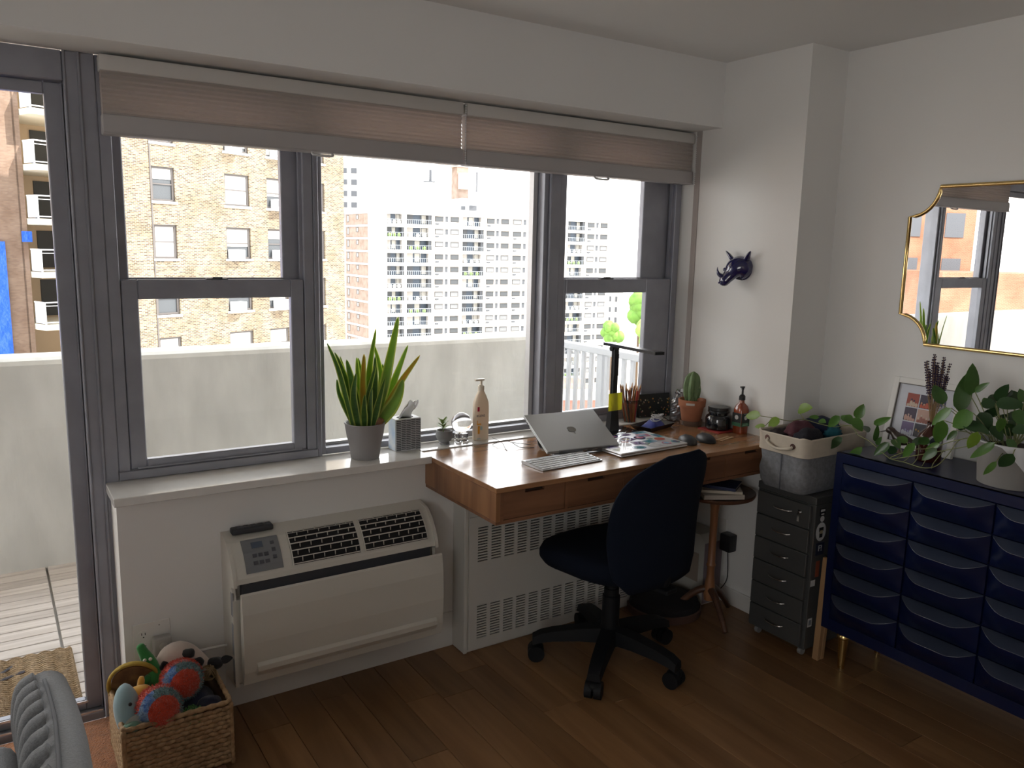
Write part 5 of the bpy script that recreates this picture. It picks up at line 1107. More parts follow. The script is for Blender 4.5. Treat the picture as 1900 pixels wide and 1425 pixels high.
# picture frame leaning on the wall: local x along -y world, z up, tilted back
pz, zt_ = .8525, .275
MPF = Matrix.Translation((1.575, -.800, pz)) @ Matrix.Rotation(rad(11.0), 4, 'Y') @ Matrix(((0, 1, 0, 0), (-1, 0, 0, 0), (0, 0, 1, 0), (0, 0, 0, 1)))
t = thing('picture_frame', 'white picture frame with nine small photos leaning on the wall', 'picture frame', M=MPF, world=False)
Wp, Hp = .275, .272
b = NB(); rectframe(b, 0, Wp, 0, Hp, .022, .022, .022, .022, -.006, .014, .001); obj('frame', b, mat('frame_white', (.74, .73, .70), .45), t)
b = NB(); box(b, .02, Wp - .02, .004, .01, .02, Hp - .02); obj('mat_board', b, mat('mat_board', (.62, .64, .70), .6), t)
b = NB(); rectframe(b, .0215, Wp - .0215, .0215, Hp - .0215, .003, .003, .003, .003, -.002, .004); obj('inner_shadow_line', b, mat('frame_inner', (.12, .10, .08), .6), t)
pcols = [((.30, .05, .03), (.55, .42, .33), (.05, .05, .10)), ((.03, .02, .05), (.45, .08, .04), (.55, .30, .20)), ((.04, .05, .09), (.3, .3, .35), (.5, .4, .35)), ((.05, .035, .07), (.50, .30, .25), (.55, .42, .38)), ((.50, .32, .26), (.28, .10, .08), (.6, .5, .42)), ((.55, .45, .40), (.2, .1, .1), (.4, .3, .25)), ((.16, .12, .24), (.55, .58, .66), (.35, .36, .60)), ((.05, .05, .07), (.08, .08, .09), (.45, .28, .08)), ((.3, .2, .15), (.1, .1, .1), (.5, .4, .3))]
for r_ in range(3):
    for c_ in range(3):
        x0_, z0_ = .063 + c_ * .0515, .180 - r_ * .0555; k = r_ * 3 + c_; A_, B_, C_ = pcols[k]
        b = NB(); box(b, x0_, x0_ + .047, .0030, .0045, z0_ - .015, z0_ + .036); ph = obj('photo', b, mat('photo_%s_ground' % 'abcdefghi'[k], A_, .5), t)
        b = NB()
        for j in range(4):
            cx_ = x0_ + .008 + j * .0105; hh = .010 + .004 * ((j * 7 + k * 5) % 4); ball(b, (cx_ + .0005, .0027, z0_ - .0145 + hh * .5), (.0062, .0005, hh * .5 + .001), 10, 6)
        obj('photo_figures', b, mat('photo_%s_body' % 'abcdefghi'[k], B_, .5), ph)
        b = NB()
        for j in range(4):
            if (j + k) % 3 == 0: continue
            cx_ = x0_ + .0085 + j * .0105; hh = .010 + .004 * ((j * 7 + k * 5) % 4); ball(b, (cx_, .0024, z0_ - .010 + hh), (.0034, .0006, .0042), 8, 6)
        obj('photo_faces', b, mat('photo_%s_face' % 'abcdefghi'[k], C_, .5), ph)
# dried lavender in a brown bottle
BP_ = (1.485, -1.040, .852)
t = thing('brown_bottle', 'dark brown glass bottle with a round white label, holding dried lavender', 'bottle', BP_)
b = NB(); lathe(b, [(.001, 0), (.040, 0), (.043, .005), (.043, .085), (.038, .10), (.018, .118), (.014, .13), (.015, .145), (.011, .145), (.011, .13)], BP_, 32, cap=False); obj('bottle_body', b, mat('dark_amber', (.045, .010, .006), .07, coat=.6), t, smooth='auto')
ca = math.atan2(-2.59 - BP_[1], -1.35 - BP_[0]) + .35
ML_ = Matrix.Translation((BP_[0], BP_[1], BP_[2] + .078)) @ Matrix.Rotation(ca, 4, 'Z') @ Matrix.Translation((.0432, 0, 0)) @ Matrix.Rotation(rad(90), 4, 'Y')
b = NB(); lathe(b, [(.0003, 0), (.024, 0), (.024, .0008), (.0003, .0008)], n=24, M=ML_); lb = obj('label', b, mat('label_white', (.65, .66, .70), .5), t)
b = NB(); lathe(b, [(.014, .001), (.017, .001), (.017, .0014), (.014, .0014)], n=20, M=ML_); 
for j in range(5): ball(b, (ML_ @ Vector((.004 * math.sin(j * 2.1), -.009 + .0045 * j, .0011))), (.0018, .0042, .004), 8, 5)
obj('label_art', b, mat('label_ink', (.03, .04, .06), .5), lb)
LS_ = mat('lavender_stem', (.30, .19, .09), .9); LV_ = mat('lavender_bud', (.055, .035, .07), .95)
rr = random.Random(11)
for i in range(22):
    a = i * 2.399; q = math.sqrt((i + .5) / 22)
    p0 = Vector((BP_[0] + .006 * q * math.cos(a), BP_[1] + .006 * q * math.sin(a), BP_[2] + .135)); p1 = Vector((BP_[0] + .025 * q * math.cos(a), BP_[1] + .050 * q * math.sin(a), BP_[2] + .335 + rr.uniform(-.03, .05)))
    tt = thing('dried_lavender', 'dried lavender stem with dark purple buds standing in the brown bottle', 'dried flower', tuple(p0), group='dried lavender bunch in the brown bottle')
    b = NB(); tube(b, [p0, p0.lerp(p1, .5), p1], .0011, 5); obj('stem', b, LS_, tt)
    b = NB()
    for k in range(13):
        c = p0.lerp(p1, .50 + .5 * k / 12); 
        for s_ in range(3):
            an = k * 1.3 + s_ * 2.1; ball(b, c + Vector((math.cos(an) * .0035, math.sin(an) * .0035, 0)), (.0024, .0024, .0032), 5, 4)
    obj('buds', b, LV_, tt, kind='stuff')
# hummingbird figurine
t = thing('bird_figurine', 'dark wooden hummingbird figurine in front of the white picture frame', 'figurine', (1.50, -.90, .852))
BDK = mat('bird_dark', (.035, .022, .017), .3, coat=.3)
b = NB(); tube(b, smoothpts([(1.50, -.862, .925), (1.50, -.880, .930), (1.50, -.897, .918), (1.50, -.915, .905), (1.50, -.945, .902), (1.50, -.975, .893)], 4), [.006, .009, .0115, .0125, .013, .0125, .012, .0125, .014, .016, .018, .0195, .020, .0205, .020, .0185, .016, .013, .010, .006, .003], 12, sq=1.1); obj('body', b, BDK, t, smooth=True)
b = NB(); cyl(b, (1.50, -.862, .926), (1.50, -.829, .913), .0026, .0008, n=8); obj('beak', b, BDK, t)
b = NB(); leaf(b, (1.484, -.915, .918), (0, -1, -.12), (-1, 0, .6), .075, .022, .1, .1, thick=.0015); obj('wing', b, BDK, t, smooth=True)
b = NB(); cyl(b, (1.50, -.92, .853), (1.50, -.92, .895), .003, n=8); lathe(b, [(.018, .852), (.018, .857)], (1.5, -.92, 0), 16); obj('perch', b, mat('perch_wood', (.2, .12, .08), .6), t)
# pothos
PCN = (1.435, -1.345, .852)
t = thing('potted_pothos', 'leafy green pothos in a slanted two-tone white and grey pot on the dresser', 'plant', PCN)
PT1 = mat('pot_white_glaze', (.66, .67, .69), .4); PT2 = mat('pot_grey_clay', (.22, .21, .20), .7)
def slantpot(hi):
    b = NB(); n = 48; lv = [.001, .03, .06, .09, .12, .142]; ca_ = 2.35
    def zc(a): return .065 + .115 * math.cos(a - 2.35)
    R = []
    rad_ = lambda z: .094 + .012 * z / .142
    for s_ in range(9):
        ring = []
        for j in range(n):
            a = 2 * PI * j / n; z_ = zc(a); z_ = max(.004, min(.138, z_))
            z = (.0 + z_ * s_ / 8) if not hi else (z_ + (.142 - z_) * s_ / 8)
            r_ = rad_(z) + (.0012 if hi else 0); ring.append((PCN[0] + r_ * math.cos(a), PCN[1] + r_ * math.sin(a), PCN[2] + .0005 + z))
        R.append(ring)
    return b, R
b, R = slantpot(False); loft(b, R, cap=False); b.faces.new([v for v in b.verts[:48]]); obj('pot_lower_glaze', b, PT2, t, smooth='auto')
b, R = slantpot(True); loft(b, R, cap=False)
n = 48; 
loft(b, [R[-1], [(PCN[0] + .098 * math.cos(2 * PI * j / n), PCN[1] + .098 * math.sin(2 * PI * j / n), PCN[2] + .142) for j in range(n)], [(PCN[0] + .092 * math.cos(2 * PI * j / n), PCN[1] + .092 * math.sin(2 * PI * j / n), PCN[2] + .118) for j in range(n)]], cap=False)
obj('pot_upper_glaze', b, PT1, t, smooth='auto')
b = NB(); lathe(b, [(.001, .122), (.093, .122)], PCN, 24, cap=False); obj('soil', b, SOIL, t)
PL = [transluc(mat('pothos_mid', (.075, .17, .045), .32, noise=(30, .3), coat=.2), (.2, .4, .06), .2), transluc(mat('pothos_green', (.11, .25, .05), .32, noise=(26, .3), coat=.2), (.3, .5, .08), .25), transluc(mat('pothos_deep', (.03, .075, .025), .35, coat=.2), (.1, .2, .04), .15), transluc(mat('pothos_lime', (.28, .44, .07), .35, noise=(18, .35)), (.5, .7, .1), .35)]
VN = mat('vine_stem', (.20, .22, .09), .6)
def pleaf(rec, par, rs):
    bx, by, bz, tx_, ty, tz, w, c = rec; B_ = Vector((bx, by, bz)); T_ = Vector((tx_, ty, tz)); T_ = T_ + Vector((rs.uniform(-.03, .02), 0, 0)); d = T_ - B_
    nrm = Vector((-.62 + rs.uniform(-.2, .2), -.62 + rs.uniform(-.25, .25), .42 + rs.uniform(-.1, .3)))
    b = NB(); leaf(b, B_, d, nrm, d.length * 1.16, w * 1.3, rs.uniform(.05, .3), rs.uniform(.12, .3), 8, True); o = obj('leaf', b, PL[c], par, smooth=True)
    return B_
rs = random.Random(4)
for rec in POT_LV:
    B_ = pleaf(rec, t, rs); s0 = Vector((PCN[0] + (B_.x - PCN[0]) * .3, PCN[1] + (B_.y - PCN[1]) * .45, PCN[2] + .118)); md = s0.lerp(B_, .55) + Vector((0, 0, .012))
    b = NB(); tube(b, smoothpts([s0, md, B_], 4), .0016, 5); obj('stalk', b, VN, t, smooth=True)
for i in range(26):     # further leaves behind the ones seen
    a = rs.uniform(0, 2 * PI); q = rs.uniform(.02, .10); B_ = (PCN[0] + .03 + q * math.cos(a) * .7, PCN[1] + q * math.sin(a), PCN[2] + rs.uniform(.17, .27)); T_ = (B_[0] + rs.uniform(-.02, .05), B_[1] + rs.uniform(-.05, .05), B_[2] + rs.uniform(-.03, .04))
    pleaf((*B_, *T_, .036, 2 if i % 2 else 0), t, rs)
    b = NB(); tube(b, smoothpts([(PCN[0], PCN[1], PCN[2] + .12), B_], 4), .0015, 5); obj('stalk', b, VN, t, smooth=True)
for V_ in (VT, VT2):
    b = NB(); tube(b, smoothpts([(PCN[0] - .05, PCN[1] + .06, PCN[2] + .13)] * (1 if V_ is VT2 else 0) + V_, 5), .0017, 6); obj('vine', b, VN, t, smooth=True)
for V_ in (VB, VB2, VB3):
    b = NB(); tube(b, smoothpts(V_, 5), .0017, 6); obj('vine', b, VN, t, smooth=True)
for rec in TRAIL_LV + BASK_LV: pleaf(rec, t, rs)
for i in range(5):
    b = NB(); y0_ = -.98 - i * .035; tube(b, smoothpts([(1.37, y0_, .855), (1.40 - .01 * i, y0_ - .01, .88), (1.39, y0_ + .015 - .01 * i, .925)], 4), .0014, 5); obj('stalk', b, VN, t, smooth=True)
# fabric storage bin on the steel cabinet
fb = thing('storage_bin', 'grey felt storage bin with a cream folded cuff and cord handle', 'storage bin', (1.40, -.60, .664))
FG = mat('grey_felt', (.23, .24, .26), .95, noise=(70, .3), bump=(220, .3, .003)); FC = mat('cream_canvas', (.56, .50, .41), .9, bump=(260, .25, .002), noise=(40, .1))
bx0, bx1, by0, by1 = 1.215, 1.600, -.722, -.490
def rr_ring(x0, x1, y0, y1, z, r=.03, n=6, wob=0):
    P = []
    for cx_, cy_, a0 in ((x1 - r, y1 - r, 0), (x0 + r, y1 - r, 90), (x0 + r, y0 + r, 180), (x1 - r, y0 + r, 270)):
        for i in range(n + 1): a = rad(a0 + 90 * i / n); P.append((cx_ + r * math.cos(a) , cy_ + r * math.sin(a), z + wob * math.sin(cx_ * 40 + i)))
    return P
def binring(z, gx, w=0.0): return rr_ring(bx0 - gx, bx1 + gx, by0 - gx, by1 + gx, .664 + z, .035, 6, w)
b = NB(); loft(b, [binring(0, -.016), binring(.02, -.006), binring(.07, .0), binring(.11, -.006), binring(.15, -.002)], cap=True); obj('felt_body', b, FG, fb, smooth='auto')
b = NB(); loft(b, [binring(.148, .001), binring(.150, .004), binring(.19, .004, .002), binring(.222, .008, .003), binring(.226, .004, .003), binring(.220, -.001, .003), binring(.15, -.004)], cap=False); obj('cuff', b, FC, fb, smooth='auto')
b = NB(); box(b, bx0 - .0015, bx0 + .002, -.614, -.610, .668, .81); obj('seam', b, mat('seam_dark', (.10, .11, .13), .9), fb)
hx = bx0 - .010; b = NB(); tube(b, smoothpts([(hx + .008, -.545, .862), (hx - .006, -.553, .848), (hx - .010, -.60, .834), (hx - .006, -.652, .842), (hx + .008, -.662, .85)], 5), .006, 8); obj('handle', b, FC, fb, smooth=True)
for yy, zz in ((-.543, .864), (-.664, .852)):
    b = NB(); lathe(b, [(.006, 0), (.0115, 0), (.0115, .003), (.006, .003)], n=16, M=Matrix.Translation((bx0 - .004, yy, zz)) @ Matrix.Rotation(rad(-90), 4, 'Y')); obj('eyelet', b, mat('eyelet_bronze', (.12, .07, .06), .35, .8), fb)
def soft(name, label, cat_, c, r, m_, seed, amp=.12, base=None):
    b = NB(); ball(b, c, r, 24, 14, disp=lambda d: amp * math.sin(6 * d.x + seed) * math.cos(5 * d.y + seed * 2) + amp * .5 * math.sin(13 * d.z + seed)); return obj(name, b, m_, smooth=True, label=label, cat=cat_, base=base or tuple(c))
soft('knit_hat', 'plum ribbed knit hat lying in the felt bin', 'hat', (1.335, -.600, .885), (.075, .05, .045), mat('plum_knit', (.09, .028, .038), .95, bump=(140, .8, .004), stretch=(1, 4, .4)), 1)
soft('knit_scarf', 'black ribbed scarf bundled in the felt bin', 'scarf', (1.31, -.66, .872), (.07, .045, .042), mat('black_knit', (.012, .012, .018), .95, bump=(140, .8, .004)), 3)
soft('navy_cap', 'dark navy cap at the back of the felt bin', 'hat', (1.46, -.60, .885), (.09, .06, .05), mat('navy_cloth', (.012, .018, .05), .9), 5)
soft('teal_cloth', 'teal cloth tucked in the right side of the felt bin', 'cloth', (1.44, -.672, .880), (.045, .03, .03), mat('teal_cloth', (.01, .10, .14), .9), 2, .18)
soft('dark_cloth', 'dark folded cloth filling the left side of the felt bin', 'cloth', (1.29, -.545, .862), (.06, .045, .03), mat('dark_cloth', (.02, .014, .016), .95), 7, .2)
# ---- side table
TP = (1.200, -.305)
t = thing('side_table', 'round wooden pedestal side table under the desk', 'side table', (*TP, 0))
OW = wood('oak_orange', (.36, .17, .075), (.24, .10, .045), .4, 'Z', 1.6)
DT = wood('table_dark', (.12, .055, .03), (.06, .027, .016), .35, 'X', 2)
b = NB(); lathe(b, [(.001, .560), (.130, .560), (.161, .570), (.165, .578), (.165, .584), (.161, .586)], (*TP, 0), 48, cap=False); lathe(b, [(.161, .586), (.156, .583), (.001, .583)], (*TP, 0), 48, cap=False); obj('table_top', b, DT, t, smooth='auto')
b = NB(); lathe(b, [(.022, .09), (.026, .12), (.022, .16), (.017, .20), (.0165, .24), (.021, .25), (.0165, .26), (.0155, .40), (.018, .50), (.024, .545), (.03, .560)], (*TP, 0), 20); obj('column', b, OW, t, smooth='auto')
for a in (250, 10, 130):
    d = Vector((math.cos(rad(a)), math.sin(rad(a)), 0)); c = Vector((*TP, 0))
    b = NB(); tube(b, smoothpts([c + Vector((0, 0, .14)), c + d * .05 + Vector((0, 0, .125)), c + d * .12 + Vector((0, 0, .06)), c + d * .16 + Vector((0, 0, .012))], 4), [.018, .018, .017, .017, .016, .016, .015, .014, .013, .013, .012, .012, .012], 8); obj('leg', b, DT, t, smooth=True)
PG = mat('book_pages', (.50, .46, .40), .9)
def book(lab, x, y, z, sx, sy, h, rz, cov, name='book', cat_='book'):
    M_ = Matrix.Translation((x, y, z)) @ Matrix.Rotation(rad(rz), 4, 'Z'); o = thing(name, lab, cat_, M=M_, world=False)
    b = NB(); box(b, -sx / 2, sx / 2, -sy / 2, sy / 2, 0, .0015); box(b, -sx / 2, sx / 2, -sy / 2, sy / 2, h - .0015, h); box(b, -sx / 2, -sx / 2 + .002, -sy / 2, sy / 2, .0015, h - .0015); obj('cover', b, mat('cover_' + name + str(cov), cov, .5), o)
    b = NB(); box(b, -sx / 2 + .002, sx / 2 - .003, -sy / 2 + .003, sy / 2 - .003, .0015, h - .0015); obj('pages', b, PG, o)
book('pale paperback at the bottom of the stack on the side table', 1.15, -.37, .5865, .12, .17, .019, 62, (.42, .38, .33))
book('thin cream paperback in the middle of the side table stack', 1.165, -.355, .606, .12, .17, .011, 50, (.50, .45, .37))
book('dark blue glossy book on top of the side table stack', 1.175, -.33, .6175, .13, .18, .013, 30, (.012, .02, .07))
# ---- things on the floor under the desk
t = thing('floor_cushion', 'dark low round lidded hamper on the floor behind the chair', 'hamper', (1.12, -.115, 0))
b = NB(); lathe(b, [(.001, 0), (.150, 0), (.158, .02), (.150, .055), (.11, .075), (.001, .08)], (1.10, -.135, 0), 36, cap=False); obj('lid', b, mat('hamper_dark', (.010, .010, .013), .7), t, smooth='auto')
b = NB(); lathe(b, [(.163, .0), (.165, .03), (.158, .034)], (1.10, -.135, 0), 36, cap=False); obj('rim', b, mat('hamper_rim', (.11, .06, .045), .7), t, smooth='auto')
MB_ = Matrix.Translation((1.332, -.066, .082)) @ Matrix.Rotation(rad(0), 4, 'Z')
t = thing('file_box', 'white cardboard box with a beige window panel and purple lettering on its side', 'box', M=MB_, world=False)
b = NB(); prism(b, [(-.13, -.08), (-.13, .215), (-.10, .245), (.045, .245), (.06, .22), (.06, -.08)], -.06, .055, 'X'); obj('box_body', b, mat('box_white', (.44, .43, .39), .7), t)
b = NB(); prism(b, [(-.10, .02), (-.10, .155), (.03, .155), (.03, .02)], -.0615, -.0602, 'X'); obj('window_panel', b, mat('panel_beige', (.27, .22, .18), .7), t)
b = NB(); box(b, -.058, .053, -.1315, -.1302, -.075, .21); sd = obj('side_print', b, mat('box_side', (.20, .16, .18), .7), t)
text('side_lettering', 'UTTERKIN', .030, mat('purple_ink', (.13, .05, .16), .6), Matrix.Translation((-.03, -.1325, .07)) @ Matrix.Rotation(rad(90), 4, 'Y') @ Matrix.Rotation(rad(90), 4, 'X'), sd)
b = NB(); box(b, 1.27, 1.29, .012, .035, 0, .36, .001); obj('wooden_post', b, PW, label='narrow wooden slat standing left of the white box', cat='board', base=(1.28, .02, 0))
t = thing('power_adapter', 'black power adapter plugged into the wall behind the side table', 'power adapter', (XR, -.235, .285))
b = NB(); box(b, XR - .05, XR - .0005, -.265, -.205, .255, .335, .006, seg=2); obj('adapter_body', b, BLACK, t, smooth='auto')
b = NB(); tube(b, smoothpts([(XR - .03, -.24, .256), (XR - .028, -.245, .18), (XR - .02, -.235, .11), (XR - .03, -.20, .05), (XR - .05, -.16, .008)]), .0022, 6); obj('cord', b, BLACK, t, smooth=True)
t = thing('wall_outlet', 'white outlet plate near the floor beside the steel cabinet', 'outlet', (XR, -.17, .33))
b = NB(); box(b, XR - .005, XR - .0002, -.20, -.13, .27, .385, .001); obj('plate', b, WHITE, t)
# ================================================================== LEFT CORNER
Y0 = .0605
# outlet plate with night light plug
t = thing('wall_outlet', 'white two-gang outlet plate on the wall behind the toy basket', 'outlet', (-.98, .06, .31))
b = NB(); box(b, -1.035, -.925, Y0 - .005, Y0 - .0002, .255, .372, .0015); obj('plate', b, WHITE, t)
for zz in (.335, .292):
    b = NB(); lathe(b, [(.0005, 0), (.0165, 0), (.0165, .002), (.0005, .002)], n=20, M=Matrix.Translation((-1.005, Y0 - .005, zz)) @ Matrix.Rotation(rad(90), 4, 'X'), sy=.85); s = obj('socket', b, WHITE, t)
    b = NB(); box(b, -1.011, -1.009, Y0 - .0078, Y0 - .0071, zz - .002, zz + .006); box(b, -1.001, -.999, Y0 - .0078, Y0 - .0071, zz - .002, zz + .006); cyl(b, (-1.005, Y0 - .0071, zz - .009), (-1.005, Y0 - .0078, zz - .009), .0022, n=8); obj('slot', b, DARK, s)
b = NB(); cyl(b, (-.957, Y0 - .005, .357), (-.957, Y0 - .0062, .357), .002, n=8); obj('screw', b, mat('screw', (.2, .18, .15), .5), t)
t = thing('plug', 'pale grey plug with a cord to the air conditioner', 'plug', (-.955, .05, .285))
PLG = mat('plug_grey', (.40, .39, .37), .4)
b = NB(); box(b, -.982, -.926, .022, Y0 - .0055, .262, .325, .007, seg=3); obj('plug_body', b, PLG, t, smooth='auto')
b = NB(); lathe(b, [(.001, 0), (.012, 0), (.012, .003), (.001, .003)], n=18, M=Matrix.Translation((-.953, .0218, .297)) @ Matrix.Rotation(rad(90), 4, 'X')); obj('button', b, mat('plug_light', (.5, .49, .46), .4), t)
b = NB(); tube(b, smoothpts([(-.93, .035, .29), (-.90, .02, .262), (-.86, .015, .255), (-.80, .02, .252), (-.757, .02, .25)]), .0045, 8); obj('cord', b, WHITE, t, smooth=True)
# ---- woven toy basket
BX0, BX1, BY0, BY1, BH = -1.122, -.812, -.283, .018, .212
bk = thing('toy_basket', 'square water-hyacinth basket full of soft toys', 'basket', (-.967, -.13, 0.012))
WV = mat('hyacinth', (.52, .36, .20), .75, noise=(55, .5, (.27, .165, .08)), bump=(120, .6, .004))
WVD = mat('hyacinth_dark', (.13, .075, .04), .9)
b = NB(); loft(b, [rr_ring(BX0 + .012, BX1 - .012, BY0 + .012, BY1 - .012, z, .018) for z in (.013, BH)], cap=False); 
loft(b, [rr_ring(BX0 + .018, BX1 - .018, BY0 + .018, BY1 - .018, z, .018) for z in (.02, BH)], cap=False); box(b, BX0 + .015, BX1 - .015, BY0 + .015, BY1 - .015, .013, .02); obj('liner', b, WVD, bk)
def weave(p0, p1, nrm):
    p0, p1, nrm = Vector(p0), Vector(p1), Vector(nrm); L = (p1 - p0).length; d = (p1 - p0).normalized(); b = NB(); rows_ = 13
    for r_ in range(rows_):
        z = .02 + (BH - .026) * (r_ + .5) / rows_; n = 11; w_ = L / n; ph = (r_ % 2) * .5
        for c_ in range(-1, n + 1):
            a = (c_ + ph) * w_; a1 = a + w_ * 1.04; a = max(0, a); a1 = min(L, a1)
            if a1 - a < .004: continue
            m_ = (a + a1) / 2; hw = (a1 - a) / 2; s_ = random.uniform(.85, 1.1)
            Mx = Matrix.Translation(p0 + d * m_ + Vector((0, 0, z))) @ Matrix(((d.x, nrm.x, 0, 0), (d.y, nrm.y, 0, 0), (0, 0, 1, 0), (0, 0, 0, 1))) @ Matrix.Rotation(rad(9 * (1 if r_ % 2 else -1)), 4, 'Y')
            ball(b, (0, 0, 0), (hw * 1.35, .0050 * s_, .0078), 8, 5, M=Mx)
    return b
for side, (p0, p1, n_) in {'front': ((BX0 + .01, BY0 + .006, 0), (BX1 - .01, BY0 + .006, 0), (0, -1, 0)), 'left': ((BX0 + .006, BY0 + .01, 0), (BX0 + .006, BY1 - .01, 0), (-1, 0, 0)), 'right': ((BX1 - .006, BY0 + .01, 0), (BX1 - .006, BY1 - .01, 0), (1, 0, 0)), 'back': ((BX0 + .01, BY1 - .006, 0), (BX1 - .01, BY1 - .006, 0), (0, 1, 0))}.items():
    obj('woven_panel', weave(p0, p1, n_), WV, bk, smooth=True, kind='stuff')
b = NB(); pts = rr_ring(BX0 + .008, BX1 - .008, BY0 + .008, BY1 - .008, BH + .004, .015, 5); PTS = []
k_ = len(pts)
for i in range(k_):
    a_, c_ = Vector(pts[i]), Vector(pts[(i + 1) % k_]); m_ = max(1, int((c_ - a_).length / .008))
    for j in range(m_): PTS.append(a_.lerp(c_, j / m_))
tube(b, PTS, [.0075 + .0014 * math.sin(i * 1.6) for i in range(len(PTS))], 7, closed=True); obj('rim', b, WV, bk, smooth=True)
for (x_, y_) in ((BX0 + .008, BY0 + .008), (BX1 - .008, BY0 + .008), (BX0 + .008, BY1 - .008), (BX1 - .008, BY1 - .008)):
    b = NB(); tube(b, [(x_, y_, .013 + i * .01) for i in range(21)], [.007 + .0012 * (i % 2) for i in range(21)], 7); obj('corner_braid', b, WV, bk, smooth=True)
TR_ = Vector
def plush(m_, sc=160): return m_
def blob(par, name, c, r, m_, dz=.06, sd=1, nu=22, nv=14, M=None, **k):
    b = NB(); ball(b, c, r, nu, nv, M=M, disp=lambda d: dz * math.sin(5 * d.x + sd) * math.cos(6 * d.y + sd) ); return obj(name, b, m_, par, smooth=True, **k)
# fill beneath (dark toys deep in the basket)
NVT = mat('navy_plush', (.015, .02, .05), .95, sheen=.3)
t = thing('soft_toy', 'dark navy soft toy low in the right side of the basket', 'soft toy', (-.87, -.14, .1), group='soft toys in the woven basket')
blob(t, 'body', (-.895, -.13, .135), (.068, .10, .07), NVT); blob(t, 'head', (-.865, -.20, .175), (.04, .04, .03), NVT)
GRN = mat('green_plush', (.06, .22, .04), .9, sheen=.5, bump=(200, .5, .002)); 
# two fuzzy striped balls
RD = mat('fuzzy_red', (.65, .075, .035), 1, sheen=.5, bump=(130, 1, .006)); BL_ = mat('fuzzy_teal', (.16, .30, .32), 1, sheen=.5, bump=(130, 1, .006), noise=(90, .4)); BU = mat('fuzzy_blue', (.03, .14, .48), 1, sheen=.4, bump=(130, .9, .005), noise=(50, .5, (.35, .5, .62)))
def fuzzy(lab, c, r, rot):
    c = Vector(c); t = thing('fuzzy_ball', lab, 'soft toy', tuple(c), group='fuzzy striped balls in the basket'); Rm_ = Matrix.Translation(c) @ rot.to_4x4()
    def FM(d): return 0 if d.z > .70 else ((2 if d.x < -.42 * d.length and d.y > -.35 else 1) if d.z > .22 else 0)
    b = NB(); ball(b, (0, 0, 0), r, 32, 24)
    for f_ in b.faces: f_.material_index = FM(f_.calc_center_median().normalized())
    b.transform(Rm_); obj('ball_body', b, [RD, BL_, BU], t, smooth=True)
    b = NB(); rg = random.Random(len(lab))
    for i in range(3000):
        z = rg.uniform(-1, 1); a = rg.uniform(0, 2 * PI); q = math.sqrt(1 - z * z); d = Vector((q * math.cos(a), q * math.sin(a), z))
        p = d * r * .99; e = d * r + (d + Vector((rg.uniform(-1, 1), rg.uniform(-1, 1), rg.uniform(-1, 1))) * .9).normalized() * .0075; s_ = d.cross(Vector((rg.random(), rg.random(), rg.random()))).normalized() * .0011
        f_ = b.faces.new([b.verts.new(x_) for x_ in (p - s_, p + s_, e + s_ * .5, e - s_ * .5)]); f_.material_index = FM(d)
    b.transform(Rm_); obj('pile', b, [RD, BL_, BU], t, kind='stuff')
def facing(c, dx, dz):
    v = (Vector((-1.35, -2.59, 1.578)) - Vector(c)).normalized(); x_ = Vector((0, 0, 1)).cross(v).normalized(); y_ = v.cross(x_); v2 = (v + x_ * dx + y_ * dz).normalized(); x2 = y_.cross(v2).normalized(); y2 = v2.cross(x2)
    return Matrix(((x2.x, y2.x, v2.x), (x2.y, y2.y, v2.y), (x2.z, y2.z, v2.z)))
fuzzy('fuzzy red and teal striped ball at the front of the basket', (-1.012, -.222, .228), .063, facing((-1.012, -.222, .228), .35, -.30))
fuzzy('fuzzy red and teal striped ball farther back, by the cow toy', (-.930, -.135, .250), .060, facing((-.930, -.135, .25), .25, -.30))
# cow
t = thing('cow_toy', 'cream plush cow with black patches at the back of the basket', 'soft toy', (-.91, -.02, .2), group='soft toys in the woven basket')
CW = mat('cow_cream', (.60, .50, .44), .95, sheen=.4); CBK = mat('cow_black', (.012, .012, .014), .9, sheen=.3)
b = NB(); tube(b, smoothpts([(-.985, -.055, .235), (-.955, -.04, .262), (-.915, -.025, .268), (-.87, -.035, .245), (-.835, -.05, .225), (-.80, -.055, .232)], 4), [.010, .014, .022, .032, .040, .046, .050, .052, .052, .050, .047, .043, .038, .034, .030, .027, .024, .020, .016, .012, .008], 16); 
cow = obj('body', b, CW, t, smooth=True)
for i, (c, r) in enumerate((((-.965, -.068, .268), (.016, .012, .022)), ((-.895, -.060, .292), (.022, .018, .016)), ((-.872, -.074, .262), (.022, .016, .016)), ((-.945, -.085, .235), (.014, .01, .014)))):
    b = NB(); ball(b, c, r, 14, 10, disp=lambda d, i=i: .10 * math.sin(5 * d.x + i) * math.cos(4 * d.z)); obj('black_patch', b, CBK, t, smooth=True)
blob(t, 'head', (-.815, -.062, .238), (.026, .022, .020), CBK); b = NB(); leaf(b, (-.80, -.07, .245), (1, -.3, .25), (0, -.6, .8), .04, .026, .1, .1, thick=.003); obj('ear', b, CBK, t, smooth=True)
b = NB(); leaf(b, (-.985, -.06, .245), (-1, -.3, -.1), (0, -.6, .8), .045, .02, .1, .1, thick=.003); obj('leg', b, CW, t, smooth=True)
